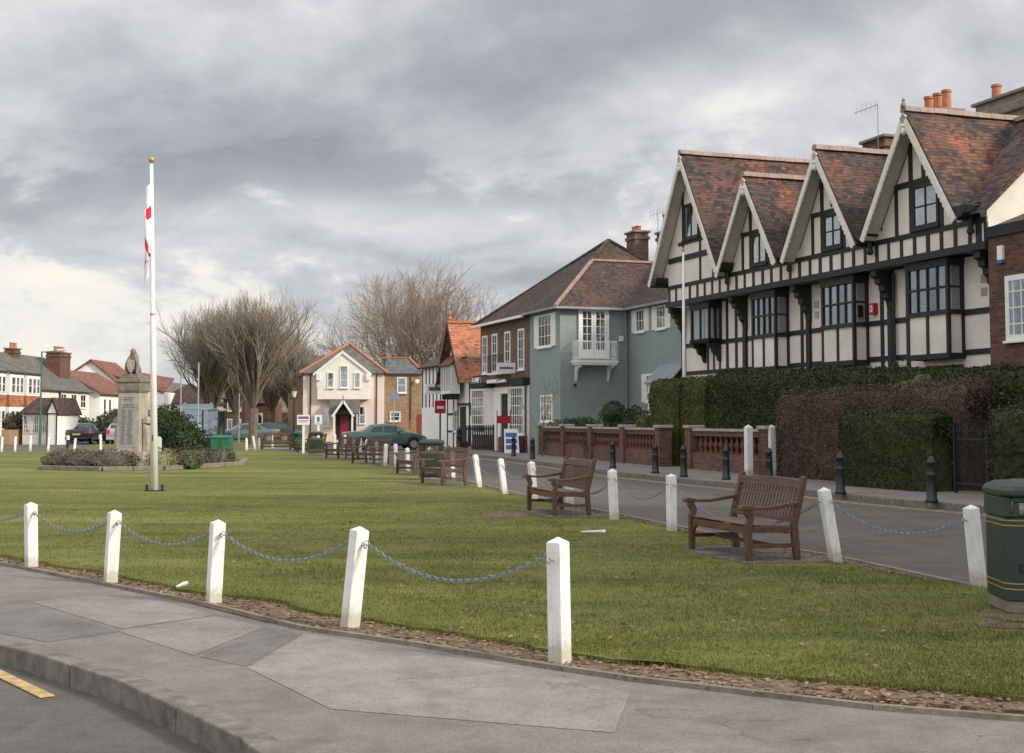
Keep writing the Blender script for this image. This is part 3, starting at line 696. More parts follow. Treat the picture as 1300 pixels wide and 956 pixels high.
names = ['chain between the leaning lane post and the post by the big bin','chain passing behind the nearest bench','chain between the post left of the nearest bench and the next one','chain beside the backrest of the second bench','chain behind the second bench','chain running left from the second bench','chain between the pair of leaning lane posts','chain partly hidden by the third bench','chain behind the third bench','chain behind the middle bin']
for i in range(10):
    a, b = rp[i+1], rp[i]; A = Vector((a[0],a[1],0)); B = Vector((b[0],b[1],0)); d = (B-A).normalized(); za = a[3]*.82; zb = b[3]*.82
    chain((a[0]+a[4]*za+d.x*.075,a[1]+d.y*.075,za), (b[0]+b[4]*zb-d.x*.075,b[1]-d.y*.075,zb), [.24,.42,.26,.3,.25,.25,.25,.2,.2,.2][i], names[i], GCR, i < 6)
# ================================================================== BENCHES
def make_bench():
    r = empty('park_bench'); W = .76
    s = MB()
    for i in range(6):
        y = -.26+i*.088; s.box(-W+.02,W-.02,y-.036,y+.036,.405+(.012 if i==0 else 0)-i*.004,.43-i*.004)
    s.build('seat', M['teak_grey'], r, bevel=.005)
    a = MB(); a.box(-W+.06,W-.06,-.30,-.262,.31,.40)
    for sx in (-1,1): a.slab([(sx*(W-.06),-.30,.31),(sx*(W-.16),-.30,.31),(sx*(W-.09),-.30,.27),(sx*(W-.06),-.30,.20)], (0,.036,0))
    a.box(-W+.06,W-.06,.20,.24,.31,.39)
    a.build('apron', M['teak'], r, bevel=.004)
    b = MB(); t = lambda z: .25+(z-.42)*.26
    for sx in (-1,): pass
    b.slab([(-W+.03,t(.85)-.018,.85),(W-.03,t(.85)-.018,.85),(W-.03,t(.93)-.018,.945),(.0,t(.93)-.018,.965),(-W+.03,t(.93)-.018,.945)], (0,.038,0))
    b.slab([(-W+.03,t(.46)-.016,.45),(W-.03,t(.46)-.016,.45),(W-.03,t(.5)-.016,.51),(-W+.03,t(.5)-.016,.51)], (0,.034,0))
    n = 18
    for i in range(n):
        x = -W+.11+(2*W-.22)*i/(n-1); b.slab([(x-.019,t(.5)-.006,.50),(x+.019,t(.5)-.006,.50),(x+.019,t(.86)-.006,.86),(x-.019,t(.86)-.006,.86)], (0,.014,0))
    b.build('backrest', M['teak'], r, bevel=.004)
    for sx in (-1,1):
        m = MB(); x0 = sx*W-.032; 
        m.slab([(x0,-.32,0),(x0,-.25,0),(x0,-.25,.42),(x0,-.225,.50),(x0,-.255,.60),(x0,-.33,.60),(x0,-.335,.56),(x0,-.295,.50),(x0,-.32,.44)], (.064,0,0))
        m.build('leg', M['teak'], r, bevel=.006)
        m = MB(); m.slab([(x0,.27,0),(x0,.34,0),(x0,.31,.42),(x0,t(.97)+.045,.97),(x0,t(.97)+.02,1.0),(x0,t(.97)-.025,.98),(x0,.23,.42)], (.064,0,0))
        m.build('leg', M['teak'], r, bevel=.006)
        m = MB(); pr = [(-.40,.615),(-.385,.655),(-.33,.665),(-.22,.64),(-.05,.64),(.10,.665),(.31,.70),(.31,.655),(.12,.622),(-.05,.60),(-.24,.603),(-.36,.60)]
        m.slab([(x0-.010,y,z) for y,z in pr], (.084,0,0)); m.build('armrest', M['teak'], r, bevel=.008)
        m = MB(); m.box(x0+.012,x0+.052,-.25,.27,.15,.20); m.box(x0+.012,x0+.052,-.25,.25,.33,.40); m.build('stretcher', M['teak'], r, bevel=.003)
    MB().box(-W+.04,W-.04,-.02,.03,.152,.198).build('stretcher', M['teak'], r, bevel=.003)
    return r
bench0 = make_bench(); GB = 'wooden benches round the green'; fb = True
PL = MB()
for (x,y,rz,lb,sx) in [(2.67,15.34,R(-73.7),'dark brown slatted bench nearest the camera, before the brown hedge',1),
    (.77,22.2,R(-75),'brown wooden bench second nearest, in front of the balustrade wall',1),
    (-1.68,32.1,R(-68),'wooden bench overlapping the right side of the dark hooded bin',1),
    (-2.80,38.0,R(-66),'wooden bench just left of the dark hooded bin, the fourth nearest',1),
    (-5.15,47.6,R(-52),'wooden bench right below the rear wheel of the green car',.97),
    (-6.95,53.6,R(-50),'wooden bench beneath the red rear lamp of the green car',.97),
    (-9.85,64.2,R(-48),'small looking wooden bench below the white estate signs',.97),
    (-12.7,70.6,R(4),'wooden bench facing the camera beside the round green bin',1)]:
    o = bench0 if fb else copy_tree(bench0); fb = False
    o.location = (x,y,.052); o.rotation_euler = (0,0,rz); o.scale = (sx,1,.93); tag(o, lb, 'bench', GB)
    if y < 60:
        f = Frame((x,y),rz)
        for i in range(4):
            for j in range(3):
                c = [f.w(-.95+i*.48+a,-.42+j*.36+b) for a,b in ((0,0),(.465,0),(.465,.345),(0,.345))]
                PL.slab([(p[0],p[1],.050+.004*((i+j)%2)) for p in c], (0,0,-.05))
struct(PL.build('bench_paving', M['granite']))
# ================================================================== BINS
def make_bin():
    r = empty('litter_bin'); w = .31; ch = .07
    def oct_(k, z, cc=ch): q = w*k; return [(-q+cc,-q,z),(q-cc,-q,z),(q,-q+cc,z),(q,q-cc,z),(q-cc,q,z),(-q+cc,q,z),(-q,q-cc,z),(-q,-q+cc,z)]
    def loft(rings):
        m = MB(); vs = [p for g in rings for p in g]; n = 8
        fs = [(i*n+j,i*n+(j+1)%n,(i+1)*n+(j+1)%n,(i+1)*n+j) for i in range(len(rings)-1) for j in range(n)]+[tuple(range(n))[::-1],tuple(range((len(rings)-1)*n,len(rings)*n))]
        return m.add(vs, fs)
    loft([oct_(1,.10),oct_(1,.76),oct_(.95,.765)]).build('body', M['bin_green'], r, bevel=.008)
    loft([oct_(.97,0),oct_(.97,.098)]).build('base', M['stone_dark'], r, bevel=.01)
    c = MB()
    for sx in (-1,1):
        c.box(sx*w-(.06 if sx>0 else 0), sx*w+(0 if sx>0 else .06), -w+.02, w-.02, .766,.93)
    for y0 in (-w+.005, w-.03):
        c.box(-w+.06,w-.06,y0,y0+.025,.885,.93); c.box(-w+.06,-w+.115,y0,y0+.025,.766,.885); c.box(w-.115,w-.06,y0,y0+.025,.766,.885)
    c.build('hood', M['bin_green'], r, bevel=.012)
    loft([oct_(1.03,.931),oct_(1.07,.945),oct_(1.07,.985),oct_(1.0,1.02),oct_(.8,1.05,.06),oct_(.4,1.065,.04)]).build('lid', M['bin_green'], r, bevel=.012)
    for z in (.70,.74,.19,.235): loft([oct_(1.004,z),oct_(1.004,z+.008)]).build('band', M['gold'], r)
    m = MB().box(-.21,.0,-w-.006,-w,.32,.40); pl = m.build('plate', M['dark'], r, bevel=.003)
    lt = MB()
    for k in range(6): lt.box(-.185+k*.029,-.168+k*.029,-w-.009,-w-.0062,.345,.375)
    lt.build('lettering', M['bin_green'], pl)
    return r
b0 = make_bin(); b0.location = (4.31,10.9,.05); b0.rotation_euler.z = R(-4); tag(b0, 'large dark green hooded litter bin with gold bands at the right edge', 'litter bin', 'hooded litter bins')
o = copy_tree(b0); o.location = (-2.12,34.6,.05); o.rotation_euler.z = R(0); tag(o, 'dark green hooded litter bin between the third and fourth benches', 'litter bin', 'hooded litter bins')
o = copy_tree(b0); o.location = (-8.9,59.5,.05); o.rotation_euler.z = R(8); tag(o, 'dark green square litter bin beside the white estate signs', 'litter bin', 'hooded litter bins')
def round_bin(x, y, lb):
    r = empty('round_bin', (x,y,0)); MB().lathe([(.26,0),(.27,.05),(.27,.62),(.29,.63),(.29,.70)],n=16).build('body', M['bin_mid'], r, smooth=False)
    MB().lathe([(.25,.701),(.25,.88)],n=16).build('opening', M['dark'], r); 
    for a in range(4): MB().box(-.03,.03,.24,.28,.70,.89).build('pillar', M['bin_mid'], r, rz=a*math.pi/2+.4)
    MB().lathe([(.30,.881),(.29,.97),(.22,1.04),(.1,1.07)],n=16).build('lid', M['bin_mid'], r)
    for z in (.2,.5): MB().lathe([(.274,z),(.274,z+.03)],n=16).build('band', M['gold'], r)
    tag(r, lb, 'litter bin', 'round green bins')
round_bin(-11.55,71,'round green litter bin with gold bands right of the facing bench')
x,y = -17.7,72.5
round_bin(x,y,'round green litter bin half hidden by the dark rounded shrub')
# grit bin and dark box, phone box
r = empty('grit_bin', (-15.15,68.5,.05)); r.scale = (.70,1,1); MB().slab([(-.72,-.35,0),(.72,-.35,0),(.75,-.38,.68),(-.75,-.38,.68)], (0,.72,0)).build('body', M['bin_mid'], r, bevel=.02)
MB().slab([(-.78,-.42,.70),(.78,-.42,.70),(.74,.36,.80),(-.74,.36,.80)], (0,0,-.06)).build('lid', M['bin_mid'], r, bevel=.02); tag(r, 'wide green grit bin in front of the phone box', 'grit bin')
MB().box(-.02,.02,-.41,-.40,.1,.6).build('rib', M['bin_green'], r)
r = empty('electrical_cabinet', (-16.08,68.9,.05)); MB().box(-.36,.36,-.25,.25,0,.62).build('body', M['car_navy'], r, bevel=.02); MB().box(-.38,.38,-.27,.27,.621,.66).build('lid', M['dark'], r, bevel=.01)
MB().box(-.01,.01,-.256,-.251,.03,.6).build('door_gap', M['dark'], r); tag(r, 'dark blue cabinet left of the green grit bin', 'cabinet')
r = empty('phone_box', (-16.45,72.2,.0), R(-8)); f = MB()
for sx in (-.45,.45):
    for sy in (-.45,.45): f.box(sx-.035,sx+.035,sy-.035,sy+.035,0,2.15)
f.box(-.42,.42,-.46,-.44,.75,.83); f.box(-.42,.42,-.46,-.44,0.02,.12); f.box(.44,.46,-.42,.42,.02,.12)
f.build('frame', M['iron'], r); MB().box(-.52,.52,-.52,.52,2.151,2.26).build('roof', M['concrete'], r, bevel=.02)
MB().box(-.42,.42,-.452,-.446,.84,2.1).build('pane', M['glass_dim'], r); MB().box(.446,.452,-.42,.42,.84,2.1).build('pane', M['glass_dim'], r)
MB().box(-.42,.42,.40,.42,.2,2.12).build('back_panel', M['lamp_grey'], r); MB().box(-.2,.1,.30,.399,.9,1.6).build('telephone', M['lampglass'], r)
MB().box(-.42,.42,-.44,-.43,.13,.74).build('kick_panel', M['lamp_grey'], r)
sg_ = MB().box(-.02,.42,-.53,-.521,2.13,2.24).build('sign', M['bin_mid'], r); tag(r, 'glass telephone box with pale roof behind the green grit bin', 'phone box')
# ================================================================== BOLLARDS
def make_bollard():
    r = empty('bollard'); MB().lathe([(.115,0),(.115,.05),(.095,.07),(.088,.5),(.098,.52),(.098,.54),(.083,.56),(.075,.74),(.09,.75),(.09,.775),(.07,.79),(.065,.83),(.035,.87),(0.01,.88)],n=14).build('shaft', M['iron'], r, smooth=True)
    MB().lathe([(.089,.60),(.089,.64)],n=14).build('band', M['dark'], r); return r
bo = make_bollard(); fbo = True
for (px,py,lb) in [(1183,638,'black bollard nearest, before the dark gate between the green hedges'),(1067,627,'black bollard before the brown hedge beside the low green one'),
    (922,609,'black bollard left of the tall white gate posts'),(868,605.5,'black bollard in front of the gap in the brick walls'),(832,601,'black bollard before the right end pier of the balustrade wall'),
    (778,594,'black bollard before the middle of the balustrade wall'),(676,583,'black bollard before the left end of the balustrade wall'),(652,579.5,'black bollard in front of the folding pavement sign'),(976.5,613,'black bollard partly hidden by the nearest bench')]:
    x,y = G(px,py,.124); o = bo if fbo else copy_tree(bo); fbo = False; o.location = (x,y,.124); tag(o, lb, 'bollard', 'black bollards along the lane')
    o.scale = (1,1,.95)
for (px,py,lb) in [(86,568,'black and white bollard left of the navy car across the road'),(127,566,'black and white bollard right of the navy car across the road')]:
    x,y = G(px,py,0); r = empty('bollard', (x,y,0)); MB().lathe([(.1,0),(.1,.45)],n=10).build('shaft', M['iron'], r); MB().lathe([(.1,.451),(.1,.72)],n=10).build('band', M['white'], r)
    MB().lathe([(.09,.721),(.08,.85),(.03,.92)],n=10).build('cap', M['iron'], r); tag(r, lb, 'bollard', 'black and white road bollards')
# ================================================================== FLAGPOLE
x,y = G(196,626); r = empty('flagpole', (x,y,.05))
tl = -.19/7.4
MB().tube([(0,0,0),(tl*3.9,0,3.9),(tl*3.95,0,3.95),(tl*7.3,0,7.3)], [.085,.062,.052,.038], 14).build('pole', M['white'], r, smooth=True)
MB().blob((tl*7.36,0,7.40),(.07,.07,.07),0,n=14).build('ball', M['gilt'], r, smooth=True)
MB().tube([(tl*3.9,0,3.88),(tl*3.93,0,3.94)], .0635, 12).build('collar', M['lamp_grey'], r)
m = MB().box(-.21,.21,-.12,.12,-.02,.02)
for sx in (-.17,.17): m.box(sx-.02,sx+.02,-.03,.03,.02,.14)
m.build('base_plate', M['iron'], r); MB().box(-.05,-.03,-.1,-.085,1.1,1.24).build('cleat', M['iron'], r)
tag(r, 'tall white flagpole with a gilt ball on the green', 'flagpole')
def flagmat():
    m, nt, b = newmat('st_george_flag'); tc = N(nt,'ShaderNodeTexCoord'); sx = N(nt,'ShaderNodeSeparateXYZ'); nt.links.new(tc.outputs['UV'], sx.inputs[0])
    def band(o, c, w):
        s_ = N(nt,'ShaderNodeMath',operation='SUBTRACT'); nt.links.new(o, s_.inputs[0]); s_.inputs[1].default_value = c
        a = N(nt,'ShaderNodeMath',operation='ABSOLUTE'); nt.links.new(s_.outputs[0], a.inputs[0]); l = N(nt,'ShaderNodeMath',operation='LESS_THAN'); nt.links.new(a.outputs[0], l.inputs[0]); l.inputs[1].default_value = w; return l.outputs[0]
    mx = N(nt,'ShaderNodeMath',operation='MAXIMUM'); nt.links.new(band(sx.outputs[0],.5,.07), mx.inputs[0]); nt.links.new(band(sx.outputs[1],.5,.1), mx.inputs[1])
    nt.links.new(mixc(nt, mx.outputs[0], (.72,.68,.74), (.62,.02,.03)), b.inputs['Base Color']); b.inputs['Roughness'].default_value = .8; return m
# limp flag : hoist edge along the pole, the fly drooping in folds
U, Vn = 28, 26; vs = []; fs = []; uvs = []
H, Lf = 1.30, 1.9
for j in range(Vn+1):
    for i in range(U+1):
        u = i/U; v = j/Vn
        hz = 6.88-H*(1-v)                                  # hoist height
        drop = u*Lf*.93
        fold = math.sin(u*9+v*1.5)*.055*min(1,u*4)
        px_ = tl*hz+.015-abs(math.sin(u*7.5))*.13*min(1,u*6+.15)*(1-.2*v)-.01*u
        z = hz-drop*(.55+.45*u)*(.62+.1*v)
        vs.append((px_, -.10-fold*.9-.05*u, z)); uvs.append((u,v))
for j in range(Vn):
    for i in range(U): a = j*(U+1)+i; fs.append((a,a+1,a+U+2,a+U+1))
me = bpy.data.meshes.new('flag'); me.from_pydata(vs, [], fs); uvl = me.uv_layers.new(name='UVMap').data
for p in me.polygons:
    p.use_smooth = True
    for li in p.loop_indices: uvl[li].uv = uvs[me.loops[li].vertex_index]
me.materials.append(flagmat()); o = bpy.data.objects.new('flag', me); COL.objects.link(o); o.location = (x,y,.05); tag(o, 'limp white flag with a red cross hanging down the pole', 'flag')
# ================================================================== WAR MEMORIAL
FM = Frame((-12.35,45.2), R(-3)); r = empty('war_memorial', (-13.02,45.0,.05), R(-8)); r.scale = (.76,.76,1.0)
m = MB(); m.box(-1.05,1.05,-.95,.95,0,.22); m.box(-.86,.86,-.8,.8,.22,.50); m.build('plinth', M['stone'], r, bevel=.02)
MB().slab([(-.52,-.50,.5),(.52,-.50,.5),(.52,.50,.5),(-.52,.50,.5)], (0,0,0.001)).build('bed_joint', M['stone_dark'], r)
sh = MB(); a, b = .54, .49
sh.add([(-a,-a,.5),(a,-a,.5),(a,a,.5),(-a,a,.5),(-b,-b,2.50),(b,-b,2.50),(b,b,2.50),(-b,b,2.50)], [(3,2,1,0),(0,1,5,4),(1,2,6,5),(2,3,7,6),(3,0,4,7),(4,5,6,7)])
sh.build('shaft', M['stone'], r, bevel=.015)
m = MB(); m.box(-.52,.52,-.52,.52,2.501,2.56); m.box(-.55,.55,-.55,.55,2.56,2.86); m.box(-.60,.60,-.60,.60,2.86,2.98); m.box(-.46,.46,-.46,.46,2.98,3.08); m.build('cornice', M['stone_dark'], r, bevel=.02)
pn = MB().add([(-.40,-.552,.66),(.40,-.552,.66),(.36,-.510,2.40),(-.36,-.510,2.40),(-.40,-.53,.66),(.40,-.53,.66),(.36,-.49,2.40),(-.36,-.49,2.40)], [(0,1,2,3),(4,5,6,7),(0,1,5,4),(3,2,6,7),(0,3,7,4),(1,2,6,5)]).build('inscription_panel', M['stone_panel'], r)
lt = MB(); rr = random.Random(9)
for k in range(7):
    z = 2.33-k*.055; w = rr.uniform(.2,.31); yy = -.512-(2.40-z)*.0245-.004
    if k == 3: continue
    lt.box(-w,w,yy,yy+.003,z-.012,z+.010)
for k in range(34):
    z = 1.93-k*.036; yy = -.512-(2.40-z)*.0245-.004
    for x0 in (-.33,-.02): lt.box(x0,x0+rr.uniform(.17,.30),yy,yy+.003,z-.008,z+.006)
lt.build('inscription', M['letter'], pn)
for sx in (-1,1):
    q = MB(); q.slab([(sx*.56,-.22,.50),(sx*.80,-.22,.50),(sx*.79,-.22,1.15),(sx*.76,-.22,1.32),(sx*.70,-.22,1.42),(sx*.56,-.22,1.45)], (0,.44,0))
    q.slab([(sx*.70-.17,-.24,1.451),(sx*.70+.17,-.24,1.451),(sx*.70+.10,-.24,1.62),(sx*.70,-.24,1.70),(sx*.70-.12,-.24,1.60)],(0,.48,0)); q.build('buttress', M['stone'], r, bevel=.03)
# heraldic beast holding a shield
def skin_body(name, verts, edges, rad, mat, parent, lvl=2, loc=(0,0,0)):
    me = bpy.data.meshes.new(name); me.from_pydata(verts, edges, []); o = bpy.data.objects.new(name, me); COL.objects.link(o)
    sk = o.modifiers.new('skin','SKIN'); 
    for i, v in enumerate(me.skin_vertices[0].data): v.radius = (rad[i], rad[i]); v.use_root = (i == 0)
    o.modifiers.new('sub','SUBSURF').levels = lvl; o.modifiers['sub'].render_levels = lvl; me.materials.append(mat); o.parent = parent; o.location = loc; return o
V_ = [(0,.12,.32),(0,.05,.55),(0,-.04,.74),(0,-.12,.86),(0,-.22,.84),  (.16,-.10,.60),(.25,-.20,.40),(.28,-.26,.12),(.28,-.34,.05), (-.16,-.10,.60),(-.25,-.20,.40),(-.28,-.26,.12),(-.28,-.34,.05), (.18,.16,.20),(.26,-.04,.24),(.24,.02,.06),(.25,-.14,.05), (-.18,.16,.20),(-.26,-.04,.24),(-.24,.02,.06),(-.25,-.14,.05)]
E_ = [(0,1),(1,2),(2,3),(3,4),(1,5),(5,6),(6,7),(7,8),(1,9),(9,10),(10,11),(11,12),(0,13),(13,14),(14,15),(15,16),(0,17),(17,18),(18,19),(19,20)]
R_ = [.20,.19,.15,.15,.09,.11,.085,.06,.055,.11,.085,.06,.055,.14,.11,.06,.05,.14,.11,.06,.05]
lion = skin_body('lion_statue', V_, E_, R_, M['stone_dark'], r, 2, (0,0,3.08))
MB().slab([(-.17,-.36,3.62),(.17,-.36,3.62),(.18,-.37,3.42),(.10,-.37,3.24),(0,-.37,3.16),(-.10,-.37,3.24),(-.18,-.37,3.42)], (0,.06,0)).build('shield', M['stone'], lion, bevel=.02, loc=(0,0,-3.08))
MB().box(-.38,.38,-.40,.30,3.081,3.13).build('statue_base', M['stone_dark'], r, bevel=.015)
tag(r, 'stone war memorial with inscribed panel, topped by a beast holding a shield', 'war memorial')
# stone kerbed bed round it
FBX = [(-14.9,41.6),(-12.6,40.4),(-10.9,41.0),(-9.4,45.6),(-10.0,49.2),(-15.0,50.0),(-15.8,46)]
r = empty('planting_bed', (-12.7,45,0)); o = MB(); 
inner = []
for (x0,y0),(x1,y1) in zip(FBX, FBX[1:]+FBX[:1]):
    L = math.hypot(x1-x0,y1-y0); n = max(1,round(L/.8)); 
    for i in range(n):
        A = Vector((x0+(x1-x0)*i/n+12.7,y0+(y1-y0)*i/n-45,.115)); B = Vector((x0+(x1-x0)*(i+1)/n+12.7,y0+(y1-y0)*(i+1)/n-45,.115)); d = (B-A).normalized()
        o.beam(A+d*.01,B-d*.01,.22,.14,(0,0,1))
o.build('kerb_stone', M['stone_dark'], r, bevel=.015); MB().poly([(x+12.7,y-45,.09) for x,y in FBX]).build('soil', M['soil'], r)
tag(r, 'stone edged planting bed round the war memorial', 'planting bed')
# little white notice pillar by the memorial
x,y = -11.55,42.6; r = empty('notice_pillar', (x,y,.05)); MB().box(-.12,.14,-.1,.1,0,.46).build('base', M['white'], r, bevel=.01)
MB().slab([(-.17,-.02,.47),(.17,-.02,.47),(.17,-.02,.95),(.12,-.02,1.03),(-.12,-.02,1.03),(-.17,-.02,.95)], (0,.04,0)).build('notice_board', M['lampglass'], r, bevel=.01); tag(r, 'small white notice board on a pillar behind the flagpole', 'notice board')
# ================================================================== LAMP COLUMNS, SIGNS
def street_lamp(x, y, h, arm, mat, lb, ang=0):
    r = empty('street_lamp', (x,y,0), ang); MB().tube([(0,0,0),(0,0,1.2),(0,0,1.22),(0,0,h)], [.09,.085,.06,.05], 8).build('column', M[mat], r)
    MB().tube([(0,0,h-.05),(arm*.3,0,h-.02),(arm,0,h+.06)], [.035,.03,.03], 6).build('arm', M[mat], r)
    MB().slab([(arm-.15,-.13,h+.02),(arm+.55,-.10,h+.05),(arm+.55,.10,h+.05),(arm-.15,.13,h+.02)], (0,0,.12)).build('lantern', M['lampglass'], r, bevel=.03); tag(r, lb, 'street lamp', 'modern lamp columns')
street_lamp(-30.6,85,6.1,1.15,'lamp_green','green street lamp column before the white terrace on the left')
street_lamp(-24.3,96,6.0,-1.1,'lamp_grey','grey street lamp right of the war memorial')
r = empty('lamp_post', (-12.65,76,0)); MB().lathe([(.12,0),(.11,.5),(.06,.6),(.05,2.9),(.07,2.95)],n=10).build('column', M['iron'], r)
MB().lathe([(.08,2.96),(.16,3.3),(.16,3.31)],n=8).build('lantern', M['lampglass'], r); MB().lathe([(.20,3.32),(.10,3.5),(.03,3.62)],n=8).build('lantern_cap', M['iron'], r); tag(r, 'old black lamp post with lantern left of the pink house', 'lamp post')
def signboard(x, y, w, z0, z1, lb, face, stripes, posts=2, pm='white', nm='signboard'):
    r = empty(nm, (x,y,0)); 
    for px_ in ([-w*.42,w*.42] if posts == 2 else [0]): MB().box(px_-.05,px_+.05,0,.1,0,z0+.1).build('support', M[pm], r)
    b = MB().box(-w/2,w/2,-.03,-.002,z0,z1).build('board', M[face], r)
    for (a,b_,c,d,mt) in stripes: MB().box(a*w,b_*w,-.036,-.031,z0+(z1-z0)*c,z0+(z1-z0)*d).build('print', M[mt], b)
    tag(r, lb, 'sign'); return r
signboard(-9.95,62.5,.60,1.40,1.87,'white notice board with a purple heading beside the dark bin','white',[(-.42,.42,.60,.85,'purple'),(-.40,.40,.40,.46,'letter'),(-.36,.30,.25,.31,'letter')],1)
signboard(-9.22,62.4,.34,1.42,1.87,'narrow white notice with a blue crest right of the purple one','white',[(-.18,.18,.30,.80,'blue_sign'),(-.35,.35,.12,.18,'letter')],1)
r = empty('road_sign', (-19.2,80,0)); 
for sx in (-.8,.8): MB().tube([(sx,0,0),(sx,0,2.7)], .05, 6).build('support', M['lamp_grey'], r)
MB().box(-.95,.95,-.05,-.02,1.35,2.62).build('panel', M['skybluesign'], r); m = MB()
for z in (1.6,2.0,2.35): m.box(-.93,.93,-.08,-.052,z-.03,z+.03)
m.build('rail', M['lamp_grey'], r); tag(r, 'back of a wide blue grey road sign on two poles', 'road sign')
r = empty('road_sign', (-7.95,88,0)); MB().tube([(0,0,0),(0,0,3.6)],.045,6).build('pole', M['lamp_grey'], r); MB().box(-.28,.28,-.04,0,3.0,3.55).build('plate', M['skybluesign'], r, bevel=.02); tag(r, 'small blue grey sign on a pole before the pink house', 'road sign')
for (px,y,h,lb) in [(252,78,5.0,'thin grey pole right of the blue grey road sign'),(304,92,3.6,'thin pole behind the slate coloured car')]:
    x = (px-650)/FPX*y; r = empty('pole', (x,y,0)); MB().tube([(0,0,0),(0,0,h)],.045,6).build('shaft', M['lamp_grey'], r); MB().lathe([(.05,h),(.02,h+.06)],n=6).build('cap', M['lamp_grey'], r); tag(r, lb, 'pole')
# litter on the lawn
x,y = G(753,677,.06); o = MB().tube([(-.16,0,.03),(.10,.03,.035),(.17,.03,.03)],[.012,.02,.03],6).build('litter', M['white'], loc=(x,y,.05)); tag(o,'white plastic litter lying on the lawn near the second bench','litter')
x,y = G(231,748,.03); o = MB().tube([(-.05,0,.02),(.02,.02,.05),(.05,.02,.06)],[.012,.022,.012],5).build('litter', M['white'], loc=(x,y,.03)); tag(o,'scrap of white paper at the front lawn edge','litter')
